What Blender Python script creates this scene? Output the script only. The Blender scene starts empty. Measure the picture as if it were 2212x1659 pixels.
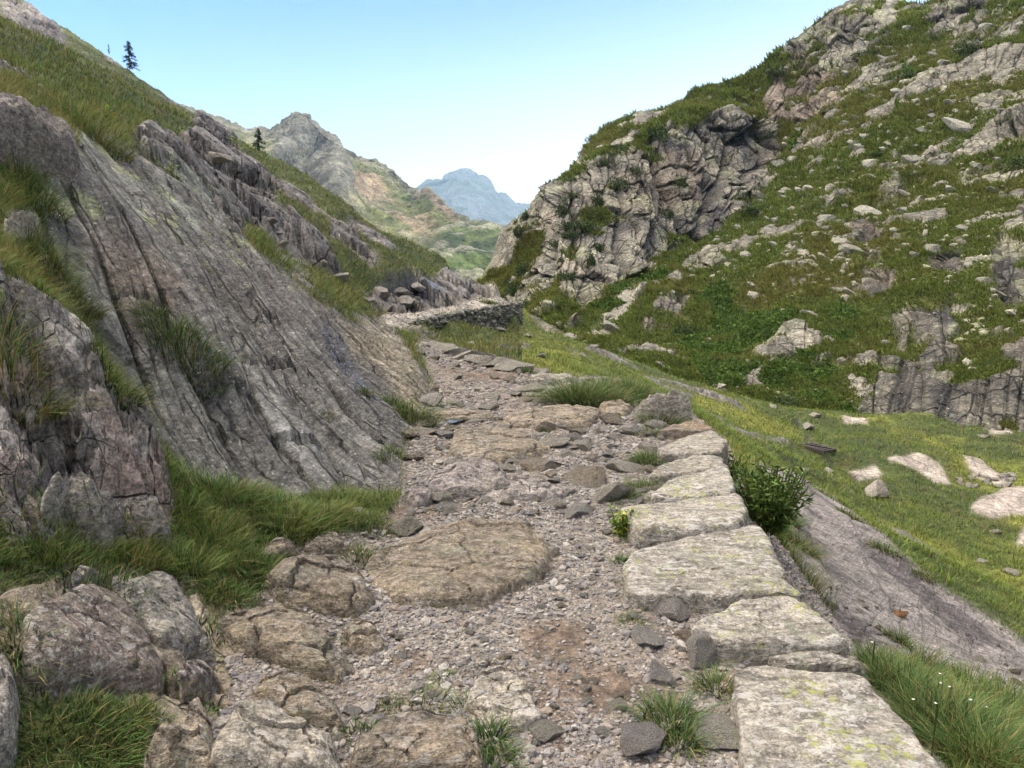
import bpy, math, random
import numpy as np
from mathutils.geometry import delaunay_2d_cdt
from mathutils import Vector
Q = 1.0                      # mesh density
PI = math.pi
rng = np.random.default_rng(7)
random.seed(7)
scene = bpy.context.scene
COL = scene.collection
# ------------------------------------------------------------------ camera model (pixel units of a 2212 x 1659 view of the place)
F, CU, CV, PITCH, EYE = 1670.0, 1106.0, 829.5, math.radians(9.17), 1.6
cp, sp = math.cos(PITCH), math.sin(PITCH)
def ray(u, v):
    X = (u - CU) / F; Z = -(v - CV) / F
    return np.array([X, cp + Z * sp, -sp + Z * cp])
def PY(u, v, Y):
    d = ray(u, v); t = Y / d[1]
    return (d[0] * t, Y, EYE + d[2] * t)
def PZ(u, v, z):
    d = ray(u, v); t = (z - EYE) / d[2]
    return (d[0] * t, d[1] * t, z)
def proj(x, y, z):
    zz = z - EYE
    dep = y * cp - zz * sp
    up = y * sp + zz * cp
    dep = np.where(np.abs(dep) < 1e-3, 1e-3, dep)
    return CU + F * x / dep, CV - F * up / dep, dep
# ------------------------------------------------------------------ noise
def _h(ix, iy, iz, seed):
    n = (ix.astype(np.int64) * 374761393 + iy.astype(np.int64) * 668265263 + iz.astype(np.int64) * 2147483647 + seed * 1274126177) & 0xffffffff
    n = ((n ^ (n >> 13)) * 1274126177) & 0xffffffff
    n = ((n ^ (n >> 16)) * 2246822519) & 0xffffffff
    return ((n ^ (n >> 15)) & 0xffffff) / float(0xffffff)
def vnoise(x, y, z=None, seed=0):
    if z is None: z = np.zeros_like(x)
    fx, fy, fz = np.floor(x), np.floor(y), np.floor(z)
    tx, ty, tz = x - fx, y - fy, z - fz
    tx = tx * tx * tx * (tx * (tx * 6 - 15) + 10); ty = ty * ty * ty * (ty * (ty * 6 - 15) + 10); tz = tz * tz * (3 - 2 * tz)
    r = 0
    for a in (0, 1):
        for b in (0, 1):
            for c in (0, 1):
                w = (tx if a else 1 - tx) * (ty if b else 1 - ty) * (tz if c else 1 - tz)
                r = r + w * _h(fx + a, fy + b, fz + c, seed)
    return r * 2 - 1
def fbm(x, y, z=None, o=4, seed=0, g=0.5):
    r = 0; a = 1.0; s = 0
    if z is None: z = np.zeros_like(x)
    for i in range(o):
        r = r + a * vnoise(x, y, z, seed + i * 17); s += a
        a *= g; x = x * 2.03 + 1.7; y = y * 2.03 + 9.2; z = z * 2.03 + 3.3
    return r / s
def ridged(x, y, z=None, o=4, seed=0):
    r = 0; a = 1.0; s = 0
    if z is None: z = np.zeros_like(x)
    for i in range(o):
        r = r + a * (1 - 2 * np.abs(vnoise(x, y, z, seed + i * 31))); s += a
        a *= 0.5; x = x * 2.1 + 3.1; y = y * 2.1 + 1.2; z = z * 2.1 + 5.3
    return r / s
def cell2(x, y, seed=0):
    """F1, F2 distances and the cell id of a 2-D cellular noise"""
    fx, fy = np.floor(x), np.floor(y)
    d1 = np.full(x.shape, 9.0); d2 = d1.copy(); cid = np.zeros(x.shape)
    z0 = np.zeros_like(fx)
    for a in (-1, 0, 1):
        for b in (-1, 0, 1):
            cx, cy = fx + a, fy + b
            px = cx + _h(cx, cy, z0, seed); py = cy + _h(cx, cy, z0, seed + 5)
            d = np.hypot(px - x, py - y)
            idn = _h(cx, cy, z0, seed + 11)
            near = d < d1
            d2 = np.where(near, d1, np.minimum(d2, d)); cid = np.where(near, idn, cid); d1 = np.where(near, d, d1)
    return d1, d2, cid
def sstep(a, b, x):
    t = np.clip((x - a) / (b - a), 0, 1); return t * t * (3 - 2 * t)
def blur(a, s):
    n = max(1, int(s * 3)); k = np.exp(-0.5 * (np.arange(-n, n + 1) / s) ** 2); k /= k.sum()
    p = np.pad(a, ((n, n), (0, 0)), 'edge'); a = sum(k[i] * p[i:i + a.shape[0]] for i in range(2 * n + 1))
    p = np.pad(a, ((0, 0), (n, n)), 'edge'); return sum(k[i] * p[:, i:i + a.shape[1]] for i in range(2 * n + 1))
def inpoly(u, v, poly):
    r = np.zeros(u.shape, bool); n = len(poly)
    for i in range(n):
        x1, y1 = poly[i]; x2, y2 = poly[(i + 1) % n]
        if y1 == y2: continue
        c = ((y1 > v) != (y2 > v)) & (u < (x2 - x1) * (v - y1) / (y2 - y1) + x1)
        r ^= c
    return r
# ------------------------------------------------------------------ mesh helpers
def mesh_np(name, verts, faces_list, mat, smooth=True, attrs=None, cols=None):
    """faces_list: arrays (n,3) or (n,4)"""
    me = bpy.data.meshes.new(name)
    verts = np.asarray(verts, np.float32)
    me.vertices.add(len(verts)); me.vertices.foreach_set('co', verts.ravel())
    faces_list = [np.asarray(f, np.int32) for f in faces_list if len(f)]
    nl = sum(f.size for f in faces_list); nf = sum(len(f) for f in faces_list)
    me.loops.add(nl); me.polygons.add(nf)
    me.loops.foreach_set('vertex_index', np.concatenate([f.ravel() for f in faces_list]))
    tot = np.concatenate([np.full(len(f), f.shape[1], np.int32) for f in faces_list])
    st = np.concatenate([[0], np.cumsum(tot)[:-1]]).astype(np.int32)
    me.polygons.foreach_set('loop_start', st)
    try: me.polygons.foreach_set('loop_total', tot)
    except Exception: pass
    me.update(calc_edges=True)
    me.polygons.foreach_set('use_smooth', np.full(nf, smooth, bool))
    for k, a in (attrs or {}).items():
        at = me.attributes.new(k, 'FLOAT', 'POINT'); at.data.foreach_set('value', np.asarray(a, np.float32).ravel())
    if cols is not None:
        at = me.attributes.new('col', 'FLOAT_COLOR', 'POINT')
        c = np.ones((len(verts), 4), np.float32); c[:, :3] = cols
        at.data.foreach_set('color', c.ravel())
    if mat is not None: me.materials.append(mat)
    return me
def link(name, me, parent=None):
    o = bpy.data.objects.new(name, me); COL.objects.link(o)
    if parent is not None: o.parent = parent
    return o
def tag(o, label=None, cat=None, group=None, kind=None):
    if label: o['label'] = label
    if cat: o['category'] = cat
    if group: o['group'] = group
    if kind: o['kind'] = kind
    return o
def empty(name, loc, rz=0):
    o = bpy.data.objects.new(name, None); COL.objects.link(o); o.location = loc; o.rotation_euler = (0, 0, rz); o.empty_display_size = 0.2
    return o
# ------------------------------------------------------------------ triangulated control surface
def tin(pts2, vals, world=None):
    """Delaunay topology of pts2; returns the triangles"""
    r = delaunay_2d_cdt([Vector((float(a), float(b))) for a, b in pts2], [], [], 0, 1e-7, True)
    vs, fs, orig = r[0], r[2], r[3]
    return [[orig[i][0] for i in f] for f in fs]
def raster(tris, gx, gy, px, py, val, gridu, gridv, GU, GV):
    """fill val on grid; (gx,gy): coordinates of each grid node in the space of (px,py); (gridu,gridv): node's 1-D axes; (GU,GV) control points on these axes"""
    out = np.full(gx.shape, np.nan)
    du = gridu[1] - gridu[0]; dv = gridv[1] - gridv[0]
    for t in tris:
        t = list(t)
        us = [GU[i] for i in t]; vs = [GV[i] for i in t]
        i0 = max(0, int((min(us) - gridu[0]) / du) - 8); i1 = min(len(gridu), int((max(us) - gridu[0]) / du) + 10)
        j0 = max(0, int((min(vs) - gridv[0]) / dv) - 8); j1 = min(len(gridv), int((max(vs) - gridv[0]) / dv) + 10)
        if i1 <= i0 or j1 <= j0: continue
        X = gx[j0:j1, i0:i1]; Y = gy[j0:j1, i0:i1]
        a, b, c = t
        det = (py[b] - py[c]) * (px[a] - px[c]) + (px[c] - px[b]) * (py[a] - py[c])
        if abs(det) < 1e-12: continue
        l1 = ((py[b] - py[c]) * (X - px[c]) + (px[c] - px[b]) * (Y - py[c])) / det
        l2 = ((py[c] - py[a]) * (X - px[c]) + (px[a] - px[c]) * (Y - py[c])) / det
        l3 = 1 - l1 - l2
        m = (l1 >= -1e-4) & (l2 >= -1e-4) & (l3 >= -1e-4)
        z = l1 * val[a] + l2 * val[b] + l3 * val[c]
        sub = out[j0:j1, i0:i1]; sub[m] = z[m]
    # fill gaps by repeated neighbour averaging
    for _ in range(600):
        bad = np.isnan(out)
        if not bad.any(): break
        p = np.pad(out, 1, 'edge')
        st = np.stack([p[:-2, 1:-1], p[2:, 1:-1], p[1:-1, :-2], p[1:-1, 2:]])
        with np.errstate(all='ignore'):
            import warnings; warnings.simplefilter('ignore')
            m = np.nanmean(st, axis=0)
        out[bad] = m[bad]
    return out
def grid_faces(nr, nc):
    i = np.arange(nr * nc).reshape(nr, nc)
    return np.stack([i[:-1, :-1], i[:-1, 1:], i[1:, 1:], i[1:, :-1]], -1).reshape(-1, 4)
# ------------------------------------------------------------------ materials
def newmat(name):
    m = bpy.data.materials.new(name); m.use_nodes = True
    nt = m.node_tree; nt.nodes.clear()
    out = nt.nodes.new('ShaderNodeOutputMaterial'); b = nt.nodes.new('ShaderNodeBsdfPrincipled')
    nt.links.new(b.outputs[0], out.inputs[0])
    return m, nt, b
class NT:
    def __init__(s, nt): s.nt = nt
    def n(s, t, **k):
        x = s.nt.nodes.new(t)
        for a, b in k.items():
            if a.startswith('i_'): x.inputs[a[2:].replace('_', ' ')].default_value = b
            else: setattr(x, a, b)
        return x
    def l(s, a, b): s.nt.links.new(a, b)
    def noise(s, vec, scale, detail=4, rough=.55, dist=0):
        x = s.n('ShaderNodeTexNoise'); x.inputs['Scale'].default_value = scale; x.inputs['Detail'].default_value = detail
        x.inputs['Roughness'].default_value = rough; x.inputs['Distortion'].default_value = dist; s.l(vec, x.inputs['Vector']); return x.outputs[0]
    def voro(s, vec, scale, feature='F1', out='Distance'):
        x = s.n('ShaderNodeTexVoronoi', feature=feature); x.inputs['Scale'].default_value = scale; s.l(vec, x.inputs['Vector']); return x.outputs[out]
    def rng(s, val, a, b, c=0., d=1.):
        x = s.n('ShaderNodeMapRange'); s.l(val, x.inputs[0])
        for i, q in enumerate((a, b, c, d)): x.inputs[i + 1].default_value = q
        return x.outputs[0]
    def math(s, op, a, b=None, c=None):
        x = s.n('ShaderNodeMath', operation=op)
        for i, q in enumerate((a, b, c)):
            if q is None: continue
            if isinstance(q, (int, float)): x.inputs[i].default_value = q
            else: s.l(q, x.inputs[i])
        return x.outputs[0]
    def mix(s, f, a, b, mode='MIX'):
        x = s.n('ShaderNodeMix', data_type='RGBA', blend_type=mode)
        for i, q in ((0, f), (6, a), (7, b)):
            if isinstance(q, (int, float)): x.inputs[i].default_value = q
            elif isinstance(q, tuple): x.inputs[i].default_value = (*q, 1)
            else: s.l(q, x.inputs[i])
        return x.outputs[2]
    def bump(s, h, dist, strength=1., prev=None):
        x = s.n('ShaderNodeBump'); x.inputs['Distance'].default_value = dist; x.inputs['Strength'].default_value = strength
        s.l(h, x.inputs['Height'])
        if prev is not None: s.l(prev, x.inputs['Normal'])
        return x.outputs[0]
    def attr(s, name):
        x = s.n('ShaderNodeAttribute'); x.attribute_name = name; return x
def terrain_material(name="terrain", bed=None):
    """albedo from the sheet's own colour layer, broken up by mineral grain; wet patches shine"""
    m, nt, b = newmat(name); t = NT(nt)
    pos = t.n('ShaderNodeNewGeometry').outputs['Position']
    col = t.attr('col').outputs['Color']; rock = t.attr('rock').outputs['Fac']; wet = t.attr('wet').outputs['Fac']; sc = t.attr('scl').outputs['Fac']
    if bed:      # bedding: texture stretched along the dip of the layers
        m1 = t.n('ShaderNodeMapping', vector_type='POINT'); m1.inputs['Rotation'].default_value = (0, 0, -bed[0]); t.l(pos, m1.inputs['Vector'])
        m2 = t.n('ShaderNodeMapping', vector_type='POINT'); fq = bed[4] if len(bed) > 4 else 1.; m2.inputs['Scale'].default_value = (fq, bed[1] * fq, (bed[3] if len(bed) > 3 else bed[1] * 1.4) * fq); t.l(m1.outputs[0], m2.inputs['Vector']); bpos = m2.outputs[0]
    v = t.n('ShaderNodeVectorMath', operation='SCALE'); t.l(pos, v.inputs[0]); t.l(sc, v.inputs['Scale']); P = v.outputs[0]
    n1 = t.noise(P, 3.0, 8, .62); n2 = t.noise(P, 14, 6, .65); n3 = t.noise(P, 45, 4, .7)
    vo = t.voro(P, 24)
    g = t.math('MULTIPLY', t.rng(n1, .33, .67, .58, 1.40), t.rng(n2, .34, .66, .56, 1.44))
    g = t.math('MULTIPLY', g, t.rng(n3, .32, .68, .62, 1.38))
    gv = t.n('ShaderNodeCombineColor'); [t.l(g, gv.inputs[i]) for i in range(3)]
    c = t.mix(1., col, gv.outputs[0], 'MULTIPLY')
    # pale mineral flecks and dark pits on rock only
    fl = t.math('MULTIPLY', t.rng(t.noise(P, 30, 3, .5), .63, .70), rock); c = t.mix(t.math('MULTIPLY', fl, .55), c, (.50, .47, .44))
    dk = t.math('MULTIPLY', t.rng(t.noise(P, 19, 5, .6), .40, .33), rock); c = t.mix(t.math('MULTIPLY', dk, .6), c, (.05, .045, .042))
    li = t.math('MULTIPLY', t.rng(t.noise(P, 5.5, 7, .7), .60, .67), rock); c = t.mix(t.math('MULTIPLY', li, .28 if bed else .5), c, (.33, .35, .29))
    if bed:
        wv = t.n('ShaderNodeVectorMath', operation='ADD'); t.l(bpos, wv.inputs[0]); nz = t.n('ShaderNodeTexNoise'); nz.inputs['Scale'].default_value = 2.2 * fq; nz.inputs['Detail'].default_value = 5; t.l(pos, nz.inputs['Vector'])
        s_ = t.n('ShaderNodeVectorMath', operation='SCALE'); t.l(nz.outputs['Color'], s_.inputs[0]); s_.inputs['Scale'].default_value = .10; t.l(s_.outputs[0], wv.inputs[1]); WP_ = wv.outputs[0]
        ck1 = t.rng(t.voro(WP_, 3.2, 'DISTANCE_TO_EDGE'), .0, bed[2], 1, 0); ck2 = t.rng(t.voro(WP_, 9.0, 'DISTANCE_TO_EDGE'), .0, bed[2] * 1.6, 1, 0)
        ck1 = t.math('MULTIPLY', ck1, t.rng(t.noise(pos, 1.1 * fq, 4), .42, .54))
        ck2 = t.math('MULTIPLY', ck2, t.rng(t.noise(pos, 1.5 * fq, 3), .5, .6)); ck = t.math('MAXIMUM', ck1, t.math('MULTIPLY', ck2, .7))
        ck = t.math('MULTIPLY', ck, rock); blk = t.voro(WP_, 3.2, 'F1', 'Color'); bs = t.n('ShaderNodeSeparateColor'); t.l(blk, bs.inputs[0]); bst = bs.outputs[0]
        bl = t.noise(bpos, 26, 5, .6); c = t.mix(t.math('MULTIPLY', t.math('MULTIPLY', t.rng(bl, .52, .64), .45), rock), c, t.mix(1., c, (1.7, 1.65, 1.6), 'MULTIPLY'))
        tn = t.math('ADD', 1., t.math('MULTIPLY', t.rng(bst, 0, 1, -.2, .2), rock)); tv = t.n('ShaderNodeCombineColor'); [t.l(tn, tv.inputs[i]) for i in range(3)]; c = t.mix(1., c, tv.outputs[0], 'MULTIPLY')
        c = t.mix(t.math('MULTIPLY', ck, .85), c, (.02, .018, .015))
    t.l(c, b.inputs['Base Color'])
    rgh = t.math('SUBTRACT', .9, t.math('MULTIPLY', wet, .65)); t.l(rgh, b.inputs['Roughness'])
    b.inputs['Specular IOR Level'].default_value = .35
    inv = t.math('DIVIDE', 1.0, sc)
    h = t.math('ADD', t.math('MULTIPLY', n1, 1.0), t.math('MULTIPLY', n2, .45)); h = t.math('ADD', h, t.math('MULTIPLY', n3, .16))
    h = t.math('ADD', h, t.math('MULTIPLY', vo, .12))
    if bed: h = t.math('ADD', h, t.math('MULTIPLY', bl, .5)); h = t.math('SUBTRACT', h, t.math('MULTIPLY', ck, .5)); h = t.math('ADD', h, t.math('MULTIPLY', t.math('MULTIPLY', bst, .35), rock))
    x = t.n('ShaderNodeBump'); t.l(h, x.inputs['Height']); t.l(t.math('MULTIPLY', inv, .12), x.inputs['Distance']); x.inputs['Strength'].default_value = 1.
    t.l(x.outputs[0], b.inputs['Normal'])
    return m
def rock_material(name, base, alt, lichen=.3, white=.3, scale=1., dark=.5, rust=0.):
    m, nt, b = newmat(name); t = NT(nt)
    tc = t.n('ShaderNodeTexCoord').outputs['Object']; oi = t.n('ShaderNodeObjectInfo').outputs['Random']
    off = t.n('ShaderNodeVectorMath', operation='ADD'); t.l(tc, off.inputs[0])
    cx = t.n('ShaderNodeCombineXYZ'); t.l(t.math('MULTIPLY', oi, 37.), cx.inputs[0]); t.l(t.math('MULTIPLY', oi, 91.), cx.inputs[1]); t.l(cx.outputs[0], off.inputs[1])
    v = t.n('ShaderNodeVectorMath', operation='SCALE'); t.l(off.outputs[0], v.inputs[0]); v.inputs['Scale'].default_value = scale; P = v.outputs[0]
    # foliation: stretch one axis a little
    mp = t.n('ShaderNodeMapping'); mp.inputs['Scale'].default_value = (1, 2.2, 2.6); mp.inputs['Rotation'].default_value = (.3, .2, .5); t.l(P, mp.inputs['Vector']); PS = mp.outputs[0]
    n1 = t.noise(P, 2.2, 8, .62); n2 = t.noise(PS, 9, 7, .65); n3 = t.noise(P, 38, 5, .7); n4 = t.noise(P, 110, 3, .6)
    c = t.mix(t.rng(n1, .38, .62), base, alt)
    g = t.math('MULTIPLY', t.rng(n2, .34, .66, .50, 1.48), t.rng(n3, .34, .66, .52, 1.48)); g = t.math('MULTIPLY', g, t.rng(n4, .32, .68, .62, 1.38))
    vv = t.math('MULTIPLY', g, t.math('ADD', .86, t.math('MULTIPLY', oi, .28)))
    gv = t.n('ShaderNodeCombineColor'); [t.l(vv, gv.inputs[i]) for i in range(3)]
    c = t.mix(1., c, gv.outputs[0], 'MULTIPLY')
    if rust: c = t.mix(t.math('MULTIPLY', t.rng(t.noise(P, 3.1, 5, .6), .52, .62), rust), c, (.26, .15, .07))
    wm = t.math('MULTIPLY', t.rng(t.noise(PS, 13, 4, .55, .6), .555, .59), t.rng(t.noise(P, 2.7, 3), .42, .56))
    c = t.mix(t.math('MULTIPLY', wm, white), c, (.60, .57, .54))
    wm2 = t.rng(t.noise(P, 33, 3, .5), .60, .64); c = t.mix(t.math('MULTIPLY', wm2, min(1, white * .9)), c, (.55, .52, .49))
    dm = t.rng(t.noise(P, 7, 8, .75), .42, .34); c = t.mix(t.math('MULTIPLY', dm, dark), c, (.055, .05, .045))
    lm = t.math('MULTIPLY', t.rng(t.noise(P, 24, 7, .72), .53, .57), t.rng(t.noise(P, 3.4, 3), .50, .60))
    c = t.mix(t.math('MULTIPLY', lm, lichen), c, (.40, .43, .09))
    lg = t.rng(t.noise(P, 4.3, 7, .72), .56, .66); c = t.mix(t.math('MULTIPLY', lg, .35), c, (.27, .29, .22))
    t.l(c, b.inputs['Base Color']); b.inputs['Roughness'].default_value = .88; b.inputs['Specular IOR Level'].default_value = .3
    # cracks
    cr = t.rng(t.voro(t.mix(.12, P, t.n('ShaderNodeTexNoise').outputs['Color']), 1.6, 'DISTANCE_TO_EDGE'), 0., .035)
    h = t.math('ADD', n1, t.math('MULTIPLY', n2, .5)); h = t.math('ADD', h, t.math('MULTIPLY', n3, .22)); h = t.math('ADD', h, t.math('MULTIPLY', n4, .07))
    h = t.math('ADD', h, t.math('MULTIPLY', wm, .03)); h = t.math('ADD', h, t.math('MULTIPLY', cr, .03))
    nrm = t.bump(h, .12 / scale, 1.); t.l(nrm, b.inputs['Normal'])
    return m
def blade_material(name, green, dry, tip, dryness=.2, rough=.6, sub=.25):
    m, nt, b = newmat(name); t = NT(nt)
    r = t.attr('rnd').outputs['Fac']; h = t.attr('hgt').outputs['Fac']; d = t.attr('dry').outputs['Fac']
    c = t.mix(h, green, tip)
    v = t.rng(r, 0, 1, .35, 1.75); gv = t.n('ShaderNodeCombineColor'); [t.l(v, gv.inputs[i]) for i in range(3)]
    c = t.mix(1., c, gv.outputs[0], 'MULTIPLY')
    c = t.mix(d, c, dry)
    t.l(c, b.inputs['Base Color']); b.inputs['Roughness'].default_value = rough; b.inputs['Specular IOR Level'].default_value = .25
    tr = nt.nodes.new('ShaderNodeBsdfTranslucent'); t.l(c, tr.inputs[0])
    ms = nt.nodes.new('ShaderNodeMixShader'); ms.inputs[0].default_value = sub
    t.l(b.outputs[0], ms.inputs[1]); t.l(tr.outputs[0], ms.inputs[2])
    out = [n for n in nt.nodes if n.type == 'OUTPUT_MATERIAL'][0]; t.l(ms.outputs[0], out.inputs[0])
    return m
def plain(name, c, rough=.7, nscale=20, amp=.3, bump=.01):
    m, nt, b = newmat(name); t = NT(nt)
    tc = t.n('ShaderNodeTexCoord').outputs['Object']; n = t.noise(tc, nscale, 6, .6)
    v = t.rng(n, .3, .7, 1 - amp, 1 + amp); gv = t.n('ShaderNodeCombineColor'); [t.l(v, gv.inputs[i]) for i in range(3)]
    t.l(t.mix(1., c, gv.outputs[0], 'MULTIPLY'), b.inputs['Base Color']); b.inputs['Roughness'].default_value = rough
    t.l(t.bump(n, bump), b.inputs['Normal'])
    return m
M_T = terrain_material(); M_BED = terrain_material('bedded_rock', (math.radians(45.5), .06, .022)); M_BLOCK = terrain_material('broken_rock', (math.radians(48), .40, .014)); M_CRAG = terrain_material('mountain_rock_face', (.6, 1., .035, .38, .13)); M_LEDGE = terrain_material('ledge_rock', (.8, .6, .03, .6, .38)); M_SLOPE = terrain_material('sloping_rock', (math.radians(-32), .10, .006))
M_EDGE = rock_material('lichen_slab', (.25, .225, .19), (.33, .30, .255), .75, .8)
M_PALE = rock_material('pale_stone', (.34, .305, .25), (.27, .24, .20), .15, .5)
M_TAN = rock_material('tan_stone', (.29, .235, .17), (.22, .185, .145), .12, .35)
M_GREY = rock_material('grey_stone', (.265, .245, .23), (.33, .30, .265), .15, .45)
M_VIOLET = rock_material('violet_stone', (.235, .205, .195), (.30, .265, .24), .05, .2)
M_BROWN = rock_material('brown_stone', (.22, .17, .12), (.16, .14, .125), .1, .25, rust=.5)
M_PINK = rock_material('rosy_stone', (.235, .19, .165), (.19, .165, .15), .12, .55)
M_DARK = rock_material('dark_stone', (.14, .13, .125), (.19, .17, .155), .1, .3)
M_MTN = rock_material('mountain_stone', (.27, .255, .20), (.20, .19, .16), .3, .4, scale=.6)
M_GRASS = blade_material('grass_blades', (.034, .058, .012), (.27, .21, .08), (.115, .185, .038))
M_MEADOW = blade_material('meadow_blades', (.075, .115, .018), (.26, .23, .07), (.155, .235, .036))
M_HEATH = blade_material('heath_blades', (.046, .078, .014), (.24, .185, .06), (.165, .235, .042))
M_TUFT = blade_material('tuft_blades', (.022, .042, .011), (.28, .22, .09), (.085, .155, .038))
M_LUSH = blade_material('lush_leaves', (.030, .058, .013), (.16, .15, .04), (.105, .170, .030))
M_SHRUB = blade_material('shrub_leaves', (.018, .034, .010), (.09, .08, .03), (.060, .090, .024))
M_NEEDLE = blade_material('needles', (.014, .030, .014), (.06, .06, .03), (.030, .055, .024))
M_PLANT = blade_material('plant_leaves', (.07, .13, .02), (.40, .33, .04), (.16, .22, .035))
M_BARK = plain('bark', (.08, .06, .045), .9, 30, .4, .02)
M_WOOD = plain('dark_wood', (.045, .035, .032), .8, 25, .4, .01)
M_GRAVEL = None
def gravel_material():
    m, nt, b = newmat('gravel'); t = NT(nt)
    col = t.attr('col').outputs['Color']; pos = t.n('ShaderNodeNewGeometry').outputs['Position']
    n = t.noise(pos, 60, 4, .6); v = t.rng(n, .3, .7, .75, 1.25); gv = t.n('ShaderNodeCombineColor'); [t.l(v, gv.inputs[i]) for i in range(3)]
    t.l(t.mix(1., col, gv.outputs[0], 'MULTIPLY'), b.inputs['Base Color']); b.inputs['Roughness'].default_value = .9
    t.l(t.bump(n, .01), b.inputs['Normal']); return m
M_GRAVEL = gravel_material()
# ------------------------------------------------------------------ near ground: one polar sheet, later split into path / hillside / meadow / bedrock
YP = [(0,1659,1.85),(-300,1659,1.9),(300,1659,2.05),(550,1659,2.15),(0,1400,2.15),(200,1400,2.4),(400,1400,2.75),(600,1400,2.9),(0,1180,2.5),
(200,1180,2.9),(350,1180,3.15),(550,1200,3.6),(700,1150,3.95),(450,1090,3.9),(700,1080,4.7),(820,1100,4.75),
(0,1100,2.65),(180,1120,3.05),(360,1110,3.5),(0,850,3.0),(150,850,3.35),(250,870,3.7),(330,1000,3.85),(0,590,3.4),(100,640,3.6),(180,740,3.7),
(0,500,4.6),(100,580,4.7),(200,720,4.6),(260,850,4.4),(330,960,4.3),(400,1060,4.2),
(450,1055,4.5),(600,1065,4.8),(750,1070,5.1),(870,1062,5.2),(230,640,5.4),(300,830,5.0),(370,950,4.75),
(500,800,5.9),(650,900,6.3),(600,700,7.4),(450,600,7.2),(700,800,7.6),(300,450,7.2),(150,420,6.2),(800,900,6.9),(780,780,9.0),(850,950,6.9),(880,870,8.0),
(200,280,9),(300,330,9.5),(400,380,10),(500,465,10.8),(600,560,11.5),(700,640,12.5),(830,700,13),(880,770,11),(925,840,9.6),
(0,370,5.6),(0,215,6.4),(100,270,6.6),(170,350,6.4),(0,170,9),(100,200,9.5),(200,250,10.5),
(300,270,15),(200,180,20),(0,60,25),(100,100,40),(330,330,14.5),(400,400,14),(500,480,14.5),(560,520,15),(330,250,22),(450,290,27),(520,350,27),(590,400,26),(590,470,19),
(650,560,15.5),(700,520,20),(750,610,17),(800,655,19),(830,670,21.0),(780,500,31),(650,440,36),(850,560,26),(900,600,27),(850,630,23),(950,640,27.5),(1040,632,33),(980,600,32),(920,540,34),
(930,740,16.5),(1000,745,17),(1080,760,17),(1000,715,21),(1100,735,22),(1150,700,27),(1180,740,24),(1200,775,19),(1300,800,17),(1250,760,25),(1350,800,28),
(1150,672,34),(1200,715,34),(1250,735,34),(1350,790,38),(1500,828,41),(1400,830,22),(1450,850,16),(1480,880,14),(1550,900,20),(1600,930,24),(1600,860,32),(1700,900,34),
(1800,930,32),(1650,990,19),(1720,1040,18.5),(1850,1100,18),(1890,1070,21),(2000,1200,15),(2100,1280,13),(2212,1330,13),(2212,1150,19),(2212,1000,26),(2050,950,31),(2212,948,33),(2000,908,36),(1700,882,38.5),
(1650,1010,12.2),(1700,1060,10.5),(1800,1095,10.8),(1760,1180,8.0),(1720,1210,6.6),(1800,1330,5.5),(1860,1430,4.6),(2000,1250,8.7),(2000,1380,6.2),(2212,1390,7.6),(2212,1480,5.6),(2100,1500,4.9),(2212,1659,3.3),(2060,1659,3.0),(1900,1480,4.0)]
SKY_L = [(-80,-110,120),(75,2,110),(200,87,110),(300,157,108),(400,222,100),(500,292,80),(600,362,70),(700,422,60),(800,472,50),(880,512,44),(940,542,40),(1000,588,38),(1045,618,36)]
ZP = [(730,1659,0),(740,1500,.02),(790,1350,.02),(800,1220,.03),(860,1110,.03),(880,1060,0),(900,1000,0),(900,930,0),(935,880,0),(940,830,0),
(1300,1659,0),(1000,1500,0),(1300,1300,0),(1250,1100,0),(1200,950,0),(1150,880,0),(1080,820,0),(1000,790,0),(1350,900,0),(1300,850,0),(1200,815,0),(1120,797,0),(1040,775,0),(960,765,0),(895,748,0),
(835,683,0),(921,673,0),(990,659,0),(1055,648,0),(1075,645,0)]
EDGE = [(2045,1690),(2030,1659),(1960,1560),(1860,1440),(1740,1300),(1680,1190),(1615,1110),(1580,1000),(1560,940),(1500,895)]
WALLTOP = [(874,697),(905,692),(942,686),(1010,672),(1068,663),(1123,655)]
WP = [(-3.2,16,0),(-4.2,17.5,0),(-4,19.5,0),(-2.2,16.3,-.05),(.8,31,-1.2),(1.5,34,-3),(0,38,-2.5),(-1,45,-4),(1.15,1.0,.05),(1.35,1.0,-.6),(1.5,2,-.6),(-.7,.6,.35),(0,.8,0),(.6,.65,0),(-.9,.9,.25),
(3.5,3.1,-.9),(6,5.4,-2),(9,8,-3.6),(14,12.6,-5),(27,24,-6.2),(45,40,-9),(20,52,-9),(35,48,-9),(8,58,-9),(4,50,-7),
(-2,1.8,.9),(-3.3,3,1.7),(-5,4.5,2.4),(-8,7.2,4),(-15,13.5,7.5),(-30,27,14),(-75,67,36),(-126,114,30),(-85,147,20),(-45,160,5),(0,170,-14),(60,159,-14),(126,114,-14),(-20,90,-3),(-8,60,-4),(-35,120,4),(-2,90,-12),(10,100,-13),(60,90,-12)]
pts = [PY(*p) for p in YP] + [PY(*p) for p in SKY_L] + [PZ(*p) for p in ZP] + WP
for (u, v) in EDGE:
    x, y, z = PZ(u, v, .05); pts.append((x - .10, y, -.03))
    d = .16 if y < 6 else .2
    pts.append((x + d, y + .1, -.62 if y < 5 else -.42))
for i, (u, v) in enumerate(WALLTOP):
    x, y, z = PZ(u, v, 0); pts.append((x - .12, y + .50, 0.0))
    if i: pts.append((x + .10, y - .10, (0, -.7, -.8, -1.05, -1.35, -1.1)[i]))
for (u, v, Y) in SKY_L:      # the back of the spur falls away
    x, y, z = PY(u, v, Y * 1.22); pts.append((x, y, z - .05 * Y - 1.0))
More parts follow.
